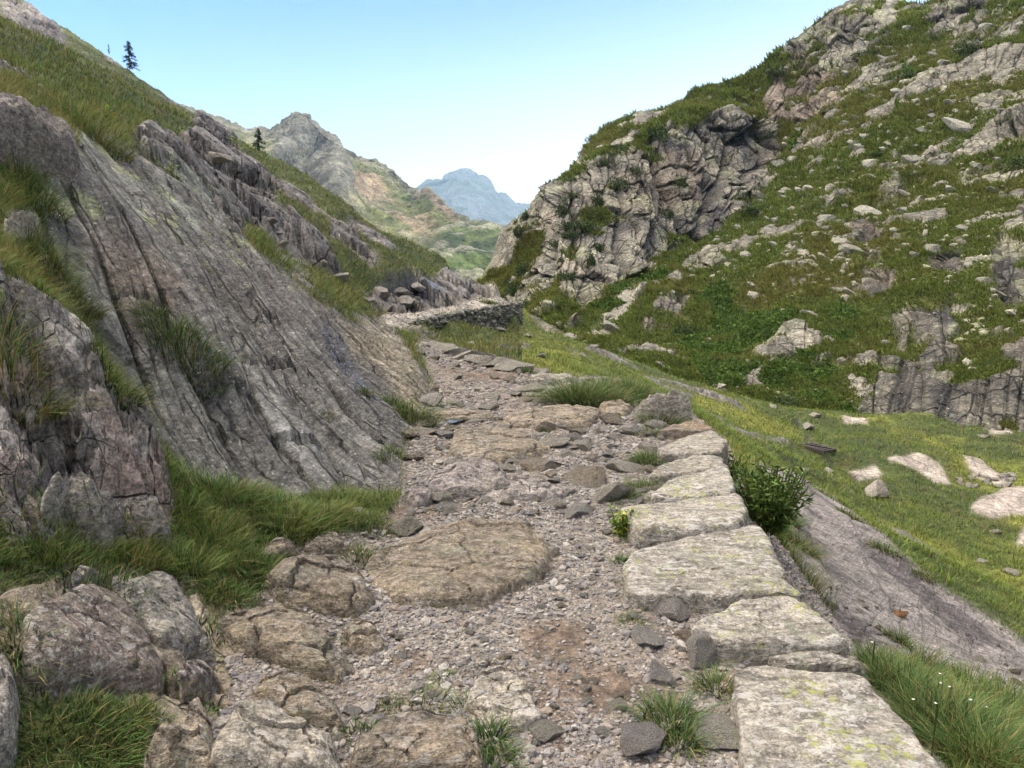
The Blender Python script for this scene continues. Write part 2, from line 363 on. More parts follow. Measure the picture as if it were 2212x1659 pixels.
pts = np.array(pts)
px, py_, pz = pts[:, 0], pts[:, 1], pts[:, 2]
pth, plr = np.arctan2(px, py_), np.log(np.hypot(px, py_))
NT_, NR_ = int(1050 * Q), int(1150 * Q)
TH = np.linspace(math.radians(-47), math.radians(47), NT_); LR = np.linspace(math.log(.95), math.log(160), NR_)
RR, AA = np.meshgrid(np.exp(LR), TH, indexing='ij')
GX, GY = RR * np.sin(AA), RR * np.cos(AA)
H = raster(tin(np.stack([pth, plr], 1), pz), GX, GY, px, py_, pz, TH, LR, pth, plr)
H = blur(H, 5.5 * Q)
# smooth the sparse far hillside more than the near ledges
Hs = blur(H, 16 * Q); wfar = sstep(14, 40, RR) * (GX < -2.0); H = H * (1 - wfar) + Hs * wfar
U, V, DEP = proj(GX, GY, H)
du_, dv_ = fbm(GX * 1.1 / (1 + RR * .08), GY * 1.1 / (1 + RR * .08), o=4, seed=3) * 26, fbm(GX * 1.1 / (1 + RR * .08), GY * 1.1 / (1 + RR * .08), o=4, seed=4) * 26
UN, VN = U + du_, V + dv_
A_ = [(60,440),(130,340),(200,272),(300,322),(400,372),(500,455),(560,530),(610,560),(650,600),(700,650),(760,680),(830,705),(880,770),(930,840),(950,895),(880,960),(880,1078),(600,1080),(440,1062),(340,960),(280,860),(210,740),(120,640),(60,560)]
B_ = [(-400,540),(0,583),(60,620),(130,690),(200,760),(250,880),(320,960),(370,1060),(375,1160),(200,1150),(0,1175),(-400,1175)]
C_ = [(-400,150),(0,207),(60,238),(120,288),(172,345),(178,376),(0,372),(-400,360)]
BAND = [(262,285),(330,280),(400,312),(440,262),(500,300),(545,350),(598,400),(592,450),(650,500),(700,540),(745,600),(700,575),(640,540),(600,520),(580,495),(520,482),(420,400),(330,345)]
R2 = [[(700,480),(745,505),(805,565),(790,580),(740,545),(700,520)],[(640,560),(700,600),(680,610),(630,575)],[(785,632),(850,602),(930,598),(1000,562),(1050,600),(1056,645),(980,656),(900,668),(795,676)],
      [(740,470),(860,520),(840,540),(730,490)],[(0,0),(60,30),(130,90),(120,130),(60,80),(0,45)],[(5,455),(95,470),(120,510),(60,520),(0,500)]]
RS = [(1635,1000),(1700,1018),(1800,1090),(1900,1160),(2000,1245),(2120,1325),(2500,1560),(2500,1640),(2212,1510),(2080,1468),(1980,1430),(1860,1440),(1790,1340),(1730,1240),(1690,1150),(1700,1090),(1640,1040)]
PATH = [(440,1900),(440,1600),(500,1470),(480,1420),(560,1370),(560,1260),(620,1190),(700,1150),(800,1150),(850,1110),(872,1070),(880,1000),(880,950),(935,890),(935,840),(900,760),(880,740),(960,752),(1080,772),(1150,792),(1200,810),(1330,822),(1345,850),(1480,880),(1560,940),(1590,1000),(1625,1100),(1700,1200),(1760,1290),(1875,1440),(1975,1550),(2200,1900)]
PATHF = [(815,700),(825,676),(921,668),(990,654),(1055,643),(1115,643),(1128,656),(1068,666),(1010,676),(942,690),(875,714),(850,712)]
GR = [[(-50,360),(100,378),(98,462),(0,458),(-50,455)],[(-400,495),(60,497),(172,540),(168,640),(150,710),(100,668),(40,608),(-400,560)],[(205,770),(250,840),(300,945),(370,1000),(480,1040),(480,1110),(375,1160),(372,1062),(322,958),(255,875)]]
FG = [(-300,1330),(40,1290),(130,1240),(300,1215),(400,1215),(440,1330),(560,1260),(640,1170),(760,1150),(810,1180),(800,1300),(800,1440),(760,1560),(760,1900),(-300,1900)]
rFG = inpoly(UN, VN, FG) & (fbm(GX * 1.9, GY * 1.9, o=4, seed=141) > -.02 - .12 * (U > 430)) & ~inpoly(U, V, [(-400,1510),(330,1500),(300,1900),(-400,1900)])
rA, rB, rC, rBand = inpoly(UN, VN, A_), inpoly(UN, VN, B_), inpoly(UN, VN, C_), inpoly(UN, VN, BAND)
rR2 = np.zeros(U.shape, bool)
for q in R2: rR2 |= inpoly(UN, VN, q)
rRS = inpoly(UN, VN, RS)
mp = inpoly(U + du_ * .5, V + dv_ * .5, PATH) | inpoly(U, V, PATHF)
mp |= (GY > 13.5) & (GY < 20.5) & (GX > -5.2) & (GX < -2.2) & (H > -.12) & (H < .14)
mg = np.zeros(U.shape, bool)
for q in GR: mg |= inpoly(UN, VN, q)
left = (GX < 0.2) & ~mp; right = (~left) & ~mp
# scattered natural ledges on the hillside and gully slope
led = fbm(GX * .22, GY * .22, H * .5, 5, 21); hill = left & (RR > 9)
rH = hill & (led > .23) & ~(rA | rBand)
gul = right & (H > -4.6) & (GY > 12.5) & (GX < 9); rG = gul & (fbm(GX * .5, GY * .9, o=4, seed=25) > .27)
rock = (rA | rB | rC | rBand | rR2 | rH | rRS | rG) & ~mg & ~mp
rFG &= ~mg & left
rock |= rFG
mead = right & ~rock
rk = blur(rock.astype(float), 1.6); 
# --- relief
warp = fbm(GX * .6, GY * .6, o=3, seed=31) * .22
CRK = []
def beds(cdir, w, seed, depth, off, warpk=1.0, joint=2.2):
    c = (GX * cdir[0] + GY * cdir[1] + warp * warpk) ; a = (-GX * cdir[1] + GY * cdir[0])
    k = c / w + .35 * vnoise(c / w * .37, a * .12, seed=seed + 3); kf = np.floor(k); f = k - kf
    z0 = np.zeros_like(kf)
    jk = np.floor(a / joint + 7 * _h(kf, z0, z0, seed + 9)); fj = a / joint + 7 * _h(kf, z0, z0, seed + 9) - jk
    hsh = _h(kf, jk, z0, seed); dep = depth * (.15 + 1.1 * _h(kf, jk, z0, seed + 2) ** 1.6)
    wd = .045 + .05 * _h(kf, z0, z0, seed + 4)
    g = -dep * np.exp(-(np.minimum(f, 1 - f) / wd) ** 2) - .45 * dep * np.exp(-(np.minimum(fj, 1 - fj) * joint / (w * .10)) ** 2) * (_h(kf, jk, z0, seed + 6) > .6)
    CRK.append(np.clip(-g / max(depth, 1e-6), 0, 1)); return g + (hsh - .5) * off + off * .9 * (f - .5)
D1 = beds((.70, .714), .34, 41, .17, .15) + beds((.72, .69), .115, 47, .045, .035, 1.3, 1.1)
crkA = np.clip(CRK[0] * 1.2, 0, 1) + .6 * CRK[1]
rough = fbm(GX * 1.3, GY * 1.3, H * 1.5, 6, 51, .55)
fine = fbm(GX * 9, GY * 9, H * 9, 4, 57, .6)
wA = blur(rA.astype(float), 3); wB = blur((rB & ~mg).astype(float), 3); wC = blur((rC & ~mg).astype(float), 2); wO = blur((rBand | rR2 | rH | rG).astype(float), 2.0); wRS = blur(rRS.astype(float), 3)
flatA = sstep(430, 620, V + .25 * (U - 400))          # planks fade to rounder rock on the crest
H = H + wA * ((D1 * (.35 + .65 * flatA)) + rough * .085 + fine * .016)
d1, d2, cid = cell2(GX * 2.6 + .4 * rough, GY * 2.6 + .4 * fine, 3)
blk = (cid - .5) * .14 - .11 * np.exp(-((d2 - d1) / .10) ** 2)
blkb1, blkb2, cidb0 = cell2(GX * 7 + rough, GY * 7 + fine, 13)
H = H + wB * (beds((.66, .75), .26, 61, .16, .15, 1.2, .5) * .9 + blk * 1.1 + (cidb0 - .5) * .05 - .03 * np.exp(-((blkb2 - blkb1) / .1) ** 2) + rough * .20 + fine * .04)
H = H + wC * (rough * .14 + fine * .03 + blk * .3)
S_ = np.clip(RR / 14, .5, 4)
d1, d2, cid = cell2(GX * .75 + .6 * rough, GY * .75 + H * .3 + .6 * fine, 9)
blk2 = (cid - .5) * .9 - .55 * np.exp(-((d2 - d1) / .12) ** 2)
amp = np.clip(RR / 22, .25, 2.2)
nearpath = np.where(GY > 12, 1, 1)
H = H + wO * np.where(left, 1, .35) * (blk2 * (.5 + .4 * rBand) * amp + ridged(GX * .9, GY * .9, H, 5, 63) * .10 * amp + rough * .1)
wFG0 = blur(rFG.astype(float), 2)
c_s = GX * .62 - GY * .0 ; sdir = (.80, -.60)
H = H + wRS * (beds((.86, -.30), .55, 71, .07, .06, 1.0, 3.0) * .5 + rough * .05 + fine * .012)
gmask = 1 - np.clip(wFG0 + wA + wB + wC + wO + wRS + blur(mp.astype(float), 2), 0, 1)
H = H + gmask * np.where(left, 1, .45) * (fbm(GX * 1.5, GY * 1.5, o=4, seed=81) * .07 + fbm(GX * .30, GY * .30, o=5, seed=83) * np.clip((RR - 6) * .035, 0, 1.1))
H = H + gmask * (mead) * fbm(GX * .35, GY * .6, o=4, seed=85) * np.clip((RR - 9) * .02, 0, .22)
mpb = blur(mp.astype(float), 3)
H = H + mpb * (fbm(GX * 2.2, GY * 2.2, o=5, seed=91) * .028 + fine * .006)
wFG = blur(rFG.astype(float), 3); f1, f2, fid = cell2(GX * 3.2 + .5 * rough, GY * 3.6 + .5 * fine, 23)
H = H + wFG * ((fid - .5) * .11 - .07 * np.exp(-((f2 - f1) / .09) ** 2) + rough * .10 + fine * .02 + .02) + wFG * beds((.66, .75), .22, 67, .05, .05, 1.4, .5)
# --- colours
col = np.zeros(U.shape + (3,))
def lay(mask, c): 
    m = np.clip(mask, 0, 1)[..., None]; col[:] = col * (1 - m) + np.array(c) * m
n_a, n_b, n_c = fbm(GX * .8, GY * .8, H, 5, 101), fbm(GX * 2.3, GY * 2.3, H * 2.3, 5, 103), fbm(GX * .25, GY * .25, H * .3, 4, 105)
lay(np.ones(U.shape), (.045, .062, .016)); lay(sstep(0, .4, n_a), (.075, .090, .024)); lay(sstep(.12, .5, n_b) * .7, (.10, .085, .035))
lay(mead * sstep(-.1, .35, n_c) * (RR > 9), (.165, .175, .030)); lay(mead * sstep(.1, .35, n_a) * .5 * (RR > 9), (.055, .080, .018))
bR = np.clip(rk * 1.0, 0, 1)
lay(bR, (.165, .152, .145)); lay(bR * sstep(-.05, .35, n_b), (.215, .198, .182)); lay(bR * sstep(0, .4, -n_a) * .8, (.120, .105, .104))
cA_, aA_ = GX * .70 + GY * .714, -GX * .714 + GY * .70
strk = fbm(cA_ * 9, aA_ * 1.1, o=5, seed=131); lay(wA * sstep(.0, .3, strk) * .6, (.235, .222, .21)); lay(wA * sstep(.05, .3, -strk) * .7, (.105, .098, .096))
lay(wA * sstep(.05, .35, n_c + .25 * n_b) * .4, (.185, .155, .138))
lay(wA * (1 - flatA) * sstep(-.2, .3, n_b), (.25, .25, .205)); lay(wA * (1 - sstep(500, 700, V)) * sstep(.20, .34, fbm(GX * 4.5, GY * 4.5, H * 4, 6, 111)) * .6, (.33, .35, .15))
tan = blur(inpoly(UN, VN, [(730,690),(830,705),(890,780),(950,900),(880,900),(830,820),(760,760)]).astype(float), 5); lay(tan * .85 * wA, (.30, .245, .175))
warmA = blur(inpoly(UN, VN, [(170,500),(330,520),(420,640),(330,700),(240,640),(170,560)]).astype(float), 6); lay(warmA * .75, (.215, .16, .125))
wetA = blur(inpoly(U + du_ * .3, V + dv_ * .3, [(700,690),(745,720),(760,780),(800,850),(830,920),(800,900),(750,820),(715,770),(690,720)]).astype(float), 3) * wA
wetA = np.maximum(wetA, blur(inpoly(U + du_ * .4, V + dv_ * .4, [(825,606),(880,600),(930,615),(960,640),(930,642),(880,628),(835,618)]).astype(float), 2))
lay(wetA * .85, (.045, .044, .055))
lay(wA * np.clip(crkA * 1.9 - .2, 0, 1) * .92, (.030, .028, .022))
lay(wB * sstep(-.1, .3, n_b), (.235, .185, .165)); lay(wB * sstep(.1, .35, n_a), (.20, .185, .175)); lay(wB * sstep(.28, .36, fbm(GX * 4, GY * 4, H * 4, 5, 113)), (.36, .33, .31)); lay(wB * (V < 760) * sstep(.22, .32, fbm(GX * 9, GY * 9, H * 4, 5, 115)) * .8, (.30, .34, .12)); lay(wB * np.clip(CRK[2] * 2 - .3, 0, 1) * .8, (.035, .03, .026))
lay(wRS, (.215, .192, .182)); lay(wRS * sstep(0, .3, fbm(GX * 1.2 - GY * .5, GY * .4, o=4, seed=117)), (.285, .262, .25)); 
lay(wRS * sstep(.17, .32, fbm(GX * 1.1 + 3, GY * .9, o=5, seed=118)) * .8, (.085, .072, .075))
lay(blur(inpoly(UN, VN, [(1700,1100),(1780,1180),(1830,1250),(1790,1240),(1720,1170)]).astype(float), 4) * .7, (.07, .06, .065))
lay((rBand) * .75 * sstep(-.3, .2, -n_a), (.085, .08, .083)); lay(wO * left * np.exp(-((d2 - d1) / .09) ** 2) * .7, (.04, .036, .034))
lay(mpb, (.200, .168, .138)); lay(mpb * sstep(-.1, .25, n_b) * .9, (.25, .222, .188))
dirt = np.zeros(U.shape)
for (cu, cv, ru, rv) in [(1190,1380,110,70),(1270,1480,110,60),(1200,1560,60,90),(860,1120,70,40),(1120,790,150,30),(880,1420,70,30)]:
    dirt = np.maximum(dirt, 1 - sstep(.4, 1.2, np.hypot((U - cu) / ru, (V - cv) / rv) + n_b * .8))
lay(dirt * mpb * .9, (.150, .108, .078))
lay(blur(inpoly(UN, VN, PATHF).astype(float), 1.5), (.36, .32, .27))
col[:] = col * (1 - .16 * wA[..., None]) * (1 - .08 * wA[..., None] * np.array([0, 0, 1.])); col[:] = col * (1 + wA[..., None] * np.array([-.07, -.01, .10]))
lay(wFG, (.235, .195, .145)); lay(wFG * sstep(-.1, .3, n_b), (.30, .255, .195)); lay(wFG * np.exp(-((f2 - f1) / .07) ** 2) * .8, (.04, .035, .022))
# pink flat bedrock in the meadow
FL = [[(1915,990),(1985,985),(2035,1005),(2060,1040),(2020,1045),(1985,1015),(1920,1005)],[(2110,1080),(2180,1050),(2300,1060),(2300,1130),(2212,1115),(2150,1120),(2100,1100)],[(2080,990),(2120,985),(2190,1030),(2170,1045),(2110,1025)],[(1830,1015),(1890,1010),(1905,1030),(1850,1045)],[(1820,902),(1870,908),(1875,918),(1825,912)],[(2212,1145),(2240,1145),(2240,1170),(2200,1168)],[(2130,940),(2180,942),(2190,950),(2140,950)]]
wF = np.zeros(U.shape)
for q in FL: wF = np.maximum(wF, blur(inpoly(U + du_ * .35, V + dv_ * .25, q).astype(float), 1.3))
lay(wF, (.40, .345, .30)); H = H + wF * .05
rockf = np.clip(rk + wF, 0, 1)
stream = np.zeros(U.shape)
sl = [(1720,905),(1745,935),(1765,960),(1800,990),(1835,1020),(1850,1040)]
for (a, b) in zip(sl[:-1], sl[1:]):
    ab = np.array(b) - np.array(a); L = (ab ** 2).sum(); tt = np.clip(((U + du_ * .3 - a[0]) * ab[0] + (V + dv_ * .2 - a[1]) * ab[1]) / L, 0, 1)
    dd = np.hypot(U + du_ * .3 - a[0] - tt * ab[0], (V + dv_ * .2 - a[1] - tt * ab[1]) * 1.6); stream = np.maximum(stream, 1 - sstep(2, 7, dd))
stream *= mead; lay(stream * .8, (.04, .038, .025)); H = H - stream * .12
def Hat(x, y):
    x = np.asarray(x, float); y = np.asarray(y, float)
    i = np.clip((np.log(np.hypot(x, y)) - LR[0]) / (LR[1] - LR[0]), 0, NR_ - 1.001); j = np.clip((np.arctan2(x, y) - TH[0]) / (TH[1] - TH[0]), 0, NT_ - 1.001)
    i0 = i.astype(int); j0 = j.astype(int); a = i - i0; b = j - j0
    return H[i0, j0] * (1 - a) * (1 - b) + H[i0 + 1, j0] * a * (1 - b) + H[i0, j0 + 1] * (1 - a) * b + H[i0 + 1, j0 + 1] * a * b
def hit(u, v, lo=1.2, hi=120, off=0.):
    d = ray(u, v); d = d / math.hypot(d[0], d[1]); ts = np.exp(np.linspace(math.log(lo), math.log(hi), 3000))
    x, y, z = d[0] * ts, d[1] * ts, EYE + d[2] * ts
    k = np.argmax(z < Hat(x, y) + off); k = k if k else len(ts) - 1
    return (x[k], y[k], float(Hat(x[k], y[k])))
# ---- split into named sheets
Pv = np.stack([GX, GY, H], -1).reshape(-1, 3); FF = grid_faces(NR_, NT_)
cls = np.zeros(U.shape, int)                      # 0 hillside, 1 meadow, 2 path, 3.. bedrock
cls[right] = 1; cls[mp] = 2
cls[(rA & ~mg & ~mp)] = 3; cls[(rB | rC) & ~mg & ~mp] = 4; cls[rRS & ~mp] = 5; cls[rFG] = 6; cls[(rBand | rR2 | rH) & left & ~mp & ~rA & ~rB & ~rC & ~mg & ~rFG] = 7
fc = cls.reshape(-1)[FF[:, 0]]
for k, (nm, lab) in enumerate([('hillside', 'green grassy hillside rising left of the path'), ('meadow', 'green meadow below the path wall'), ('path', 'stony path of gravel and dirt'),
        ('bedrock_slab', 'large tilted grey rock slab with long cracks left of the path'), ('rock_outcrop', 'rough pinkish grey rock outcrop at the left edge of the photo'), ('sloping_rock', 'smooth grey rock sheet sloping down below the right path edge'), ('low_bedrock', 'broken tan bedrock with mossy cracks in the lower left'), ('hillside_ledges', 'dark broken rock ledges showing through the left hillside grass')]):
    f = FF[fc == k]; used = np.unique(f); mapi = np.zeros(len(Pv), np.int32); mapi[used] = np.arange(len(used))
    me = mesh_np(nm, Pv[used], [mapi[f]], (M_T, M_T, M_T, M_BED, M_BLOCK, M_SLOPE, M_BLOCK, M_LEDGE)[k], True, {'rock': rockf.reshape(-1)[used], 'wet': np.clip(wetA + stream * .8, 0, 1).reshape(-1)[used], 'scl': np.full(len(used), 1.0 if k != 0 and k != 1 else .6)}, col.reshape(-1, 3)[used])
    tag(link(nm, me), lab, kind='structure')
# ------------------------------------------------------------------ mountains
def sheet(ctrl, sky_, base_, us, nrows, back, backdrop, foot, smooth=3.):
    """a mountain flank: control points (u, v, Y); sky_ / base_: (u, v) crest and foot lines; returns grid of world points and the (u,v) of each node"""
    ctrl = np.array(ctrl, float)
    gu = np.linspace(us[0], us[-1], 260); vmin, vmax = min(ctrl[:, 1].min(), min(p[1] for p in sky_)) - 5, max(ctrl[:, 1].max(), max(p[1] for p in base_)) + 5
    gv = np.linspace(vmin, vmax, 200); X, Y = np.meshgrid(gu, gv)
    L = raster(tin(ctrl[:, :2], ctrl[:, 2]), X, Y, ctrl[:, 0], ctrl[:, 1], np.log(ctrl[:, 2]), gu, gv, ctrl[:, 0], ctrl[:, 1])
    L = blur(L, smooth)
    sx, sy = zip(*sky_); bx, by = zip(*base_)
    vs, vb = np.interp(us, sx, sy), np.interp(us, bx, by)
    t = np.linspace(0, 1, nrows)[:, None]
    VV = vb + (vs - vb) * t; UU = np.repeat(us[None, :], nrows, 0)
    fi = np.clip((UU - gu[0]) / (gu[1] - gu[0]), 0, len(gu) - 1.001); fj = np.clip((VV - gv[0]) / (gv[1] - gv[0]), 0, len(gv) - 1.001)
    i0, j0 = fi.astype(int), fj.astype(int); a, b = fi - i0, fj - j0
    YY = np.exp(L[j0, i0] * (1 - a) * (1 - b) + L[j0, i0 + 1] * a * (1 - b) + L[j0 + 1, i0] * (1 - a) * b + L[j0 + 1, i0 + 1] * a * b)
    X_ = (UU - CU) / F; Z_ = -(VV - CV) / F; dy = cp + Z_ * sp; dz = -sp + Z_ * cp
    P = np.stack([X_ / dy * YY, YY, EYE + dz / dy * YY], -1)
    top = P[-1]; n = len(back)
    rows = [P]
    dirs = top[:, :2] / np.linalg.norm(top[:, :2], axis=1, keepdims=True)
    for q, dr in zip(back, backdrop):
        r = top.copy(); r[:, :2] += dirs * q; r[:, 2] -= dr; rows.append(r[None])
    P = np.concatenate(rows, 0)
    UU = np.concatenate([UU, np.repeat(us[None], n, 0)]); VV = np.concatenate([VV, np.repeat(vs[None], n, 0)])
    ft = P[0].copy(); ft[:, 2] -= foot; ft[:, :2] -= dirs * foot * .4
    P = np.concatenate([ft[None], P]); UU = np.concatenate([us[None], UU]); VV = np.concatenate([vb[None] + 5, VV])
    return P, UU, VV
def normals(P):
    a = np.gradient(P, axis=0); b = np.gradient(P, axis=1); n = np.cross(b, a); n /= np.linalg.norm(n, axis=-1, keepdims=True) + 1e-9; return n
SKY_R = [(1030,612),(1055,600),(1075,565),(1095,520),(1118,485),(1140,462),(1165,450),(1185,420),(1205,395),(1235,385),(1255,345),(1290,300),(1325,277),(1365,262),(1400,240),(1440,218),(1500,192),(1545,172),(1600,158),(1650,130),(1700,104),(1730,75),(1765,52),(1800,30),(1850,9),(1900,3),(1950,8),(2000,6),(2030,-6),(2100,-30),(2212,-60),(2400,-110),(2700,-200)]
BASE_R = [(1030,690),(1060,672),(1120,668),(1180,705),(1250,742),(1350,796),(1500,835),(1700,890),(2000,916),(2212,958),(2400,1010),(2700,1090)]
CT = [(1000,690,80),(1030,670,76),(1120,664,62),(1180,700,54),(1250,738,49),(1350,792,45),(1500,830,42),(1700,885,39),(2000,910,36.5),(2212,950,33),(2500,1030,29),(2750,1120,26),
(1230,690,57),(1300,640,67),(1420,560,78),(1500,540,84),(1560,470,92),(1650,400,102),(1690,320,112),
(1140,480,84),(1200,410,84),(1240,390,86),(1330,310,95),(1450,280,101),(1560,240,108),(1650,240,114),(1120,600,72),(1160,560,74),(1200,560,72),(1300,480,80),(1400,440,88),(1500,400,96),(1600,340,105),
(1700,700,50),(1700,500,74),(1900,300,93),(1800,400,86),(2000,600,57),(2212,500,60),(2212,750,40),(2212,300,82),(1900,850,39.5),(1900,760,44),(1500,700,60),(1400,740,52),(1600,600,69),(1600,790,45),(1850,620,58),(2100,720,44),(2100,850,37),(2000,860,38),
(1740,180,121),(1700,250,113),(1760,250,112),(1000,600,96),(1055,598,95),(1080,555,97),(1118,483,100),(1140,460,101),(1205,393,100),(1255,344,102),(1325,275,108),(1400,238,116),(1500,190,122),(1600,156,127),(1700,102,130),(1765,50,130),(1850,6,132),(1950,4,134),(2030,-8,132),(2212,-62,128),(2500,-140,118),(2750,-230,110),(2500,500,52),(2500,200,80),(2500,800,36),(2750,400,50),(1000,480,110),(1100,380,115),(1300,150,125),(1700,-50,150),(2200,-200,150),(2750,-300,140)]
us = np.linspace(1030, 2650, int(1080 * Q))
nb = [1, 2, 4, 7, 12, 20, 32, 50, 80]
PM, UM, VM = sheet(CT, SKY_R, BASE_R, us, int(900 * Q), nb, [.1, .3, .9, 2, 4, 8, 15, 28, 50], 5.)
N = normals(PM)
if N[len(N)//2, len(us)//2, 1] > 0: N = -N
X, Y, Z = PM[..., 0], PM[..., 1], PM[..., 2]
du2 = fbm(X * .12, Y * .12, Z * .12, 5, 201) * 38; dv2 = fbm(X * .12, Y * .12, Z * .12, 5, 202) * 30
CLF = [[(1140,455),(1150,520),(1110,600),(1120,680),(1180,712),(1215,700),(1300,645),(1420,562),(1500,545),(1560,475),(1650,405),(1690,335),(1680,290),(1640,250),(1560,240),(1500,262),(1440,275),(1400,320),(1330,335),(1260,350),(1230,380),(1190,395)],
 [(1645,185),(1700,160),(1740,135),(1790,150),(1815,200),(1800,240),(1740,258),(1690,250),(1660,225)],
 [(1870,770),(1905,800),(1870,870),(1900,915),(2212,965),(2400,1000),(2400,740),(2212,690),(2150,680),(2090,720),(2060,640),(2030,690),(1990,770),(1930,760)],[(1985,700),(1975,640),(2010,560),(2060,580),(2050,660),(2030,720)],[(2120,560),(2160,530),(2212,560),(2260,640),(2180,640)],
 [(1755,775),(1800,745),(1870,750),(1875,800),(1820,815)],[(1850,600),(1890,560),(1935,590),(1955,620),(1890,622)],[(1835,485),(1890,470),(1905,510),(1870,570),(1850,550)],
 [(1365,700),(1420,650),(1480,655),(1455,700),(1400,715)],[(1330,785),(1400,745),(1470,765),(1520,810),(1490,840),(1390,815)],[(1750,470),(1790,455),(1810,500),(1770,505)],[(2080,350),(2150,340),(2170,390),(2110,410)],
 [(1910,400),(1935,370),(1960,420),(1920,450),(1895,450)],[(1700,60),(1760,50),(1860,8),(1880,60),(1870,120),(1800,150),(1740,140),(1700,130)],[(1990,0),(2120,-20),(2140,60),(2050,110),(2000,80)],[(1620,740),(1690,720),(1720,760),(1680,775),(1640,765)],
 [(1930,650),(1960,610),(1985,640),(1965,720),(1945,710)],[(1515,585),(1560,560),(1580,580),(1540,610)],[(2140,260),(2230,245),(2260,300),(2160,300)],[(1690,290),(1740,270),(1790,290),(1760,320),(1700,330)]]
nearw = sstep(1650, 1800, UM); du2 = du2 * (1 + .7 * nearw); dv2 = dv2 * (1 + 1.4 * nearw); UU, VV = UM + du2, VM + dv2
cl = np.zeros(UM.shape, bool)
for q in CLF: cl |= inpoly(UU, VV, q)
cl &= ~((UM > 1700) & (fbm(X * .3, Y * .3, Z * .3, 4, 204) > .06))
# smaller outcrops stretched along the strata
S1 = X * .8 + Z * .35; S2 = Z - .45 * X
n_r = fbm(S1 * .14, S2 * .55, Y * .14, 5, 211); n_s = fbm(S1 * .45, S2 * 1.6, Y * .4, 4, 213)
thr = np.interp(UM, [1100, 1300, 1600, 1900, 2200], [.10, .26, .28, .28, .22]) - .17 * sstep(330, 90, VM) * sstep(1600, 1800, UM) - .05 * (UM > 1850) * (VM > 520) + .12 * sstep(700, 860, VM) * (UM < 1870)
outc = (n_r + .45 * n_s > thr + .03) | ((n_s > .44) & (VM < 850))
LUSH = [[(1640,820),(1680,770),(1720,745),(1780,770),(1830,820),(1880,850),(1890,890),(1700,880),(1660,860)],[(1450,740),(1480,690),(1560,640),(1640,640),(1700,680),(1640,730),(1500,780)],[(1270,690),(1330,640),(1420,590),(1440,600),(1350,660),(1290,700)],[(1730,600),(1850,640),(1830,700),(1760,700)],[(1700,250),(1760,265),(1740,300),(1700,290)],[(1500,790),(1560,770),(1640,800),(1600,840),(1520,830)],[(2080,850),(2212,870),(2212,930),(2100,890)],[(1960,150),(1990,230),(1960,240),(1940,180)]]
lush = np.zeros(UM.shape, bool)
for q in LUSH: lush |= inpoly(UU + du2 * .6, VV + dv2 * .6, q)
lush &= fbm(X * .35, Y * .35, Z * .35, 4, 206) < .12
gullyg = cl & (fbm(S1 * .2, S2 * .12, Y * .2, 4, 217) > .26) & (UM < 1660)   # green ledges inside the cliff
outc &= ~lush
clb, ocb = blur((cl & ~gullyg).astype(float), 2.5 * Q), blur((outc & ~cl).astype(float), 1.4 * Q)
lat = np.arctan2(X, Y) * 78 + .12 * Z
wz = fbm(X * .06, Y * .05, Z * .06, 4, 219)
flute = ridged(lat * .24 + 1.2 * wz, Z * .05, Y * .04, 5, 221); blocks1 = ridged(lat * .5 + wz, Z * .16, Y * .05, 4, 223)
d1, d2, cid = cell2(lat * .26 + .8 * wz, Z * .085 + .5 * wz, 5); crk = np.exp(-((d2 - d1) / .07) ** 2)
d1b, d2b, cidb = cell2(lat * .95 + .8 * wz, Z * .30 + .6 * wz, 6); crk2 = np.exp(-((d2b - d1b) / .08) ** 2)
blocks2 = ridged(lat * 1.3, Z * .6, Y * .8, 4, 224); sD = np.clip(Y / 85, .35, 1.3); ledg = fbm(S1 * .1, S2 * .5, Y * .1, 4, 226)
sD = sD * (1 - .35 * sstep(60, 10, VM - np.interp(UM, [p[0] for p in SKY_R], [p[1] for p in SKY_R]))) ; smallp = blur(inpoly(UU, VV, CLF[0]).astype(float), 3); sD = sD * (.55 + .45 * smallp)
cr3a, cr3b, cid3 = cell2(lat * .52 + 1.1 * wz, Z * .17 + .7 * wz, 8)
disp = clb * sD * (flute * .35 + blocks1 * .4 + blocks2 * .2 + (cid - .5) * 2.2 + (cid3 - .5) * 1.3 + (cidb - .5) * .4 - crk * 1.5 - np.exp(-((cr3b - cr3a) / .07) ** 2) * .9 - crk2 * .5 + ledg * .25 + fbm(lat * .09, Z * .07, Y * .05, 3, 228) * 2.5 + .4)
disp += ocb * sD * (.35 + .25 * blocks1 + .2 * blocks2 + (cid3 - .5) * .7 + (cidb - .5) * .5 - crk2 * .35)
crk = np.maximum(crk, .9 * np.exp(-((cr3b - cr3a) / .06) ** 2))
soft = 1 - np.clip(clb + ocb, 0, 1)
disp += fbm(X * .05, Y * .05, Z * .05, 4, 227) * 3.2 * sstep(30, 60, Y) + soft * (fbm(X * .45, Y * .45, Z * .6, 5, 229) * .55 + fbm(X * 1.5, Y * 1.5, Z * 1.8, 3, 230) * .22)
disp[:2] *= 0; N = N.copy(); N[..., 2] *= 1 - .92 * np.clip(clb, 0, 1); N /= np.linalg.norm(N, axis=-1, keepdims=True)
PM2 = PM + N * disp[..., None]
cM = np.zeros(UM.shape + (3,))
def layc(c3, mask, c):
    m = np.clip(mask, 0, 1)[..., None]; c3[:] = c3 * (1 - m) + np.array(c) * m
na, nb_ = fbm(X * .10, Y * .10, Z * .14, 5, 241), fbm(X * .6, Y * .6, Z * .8, 4, 243)
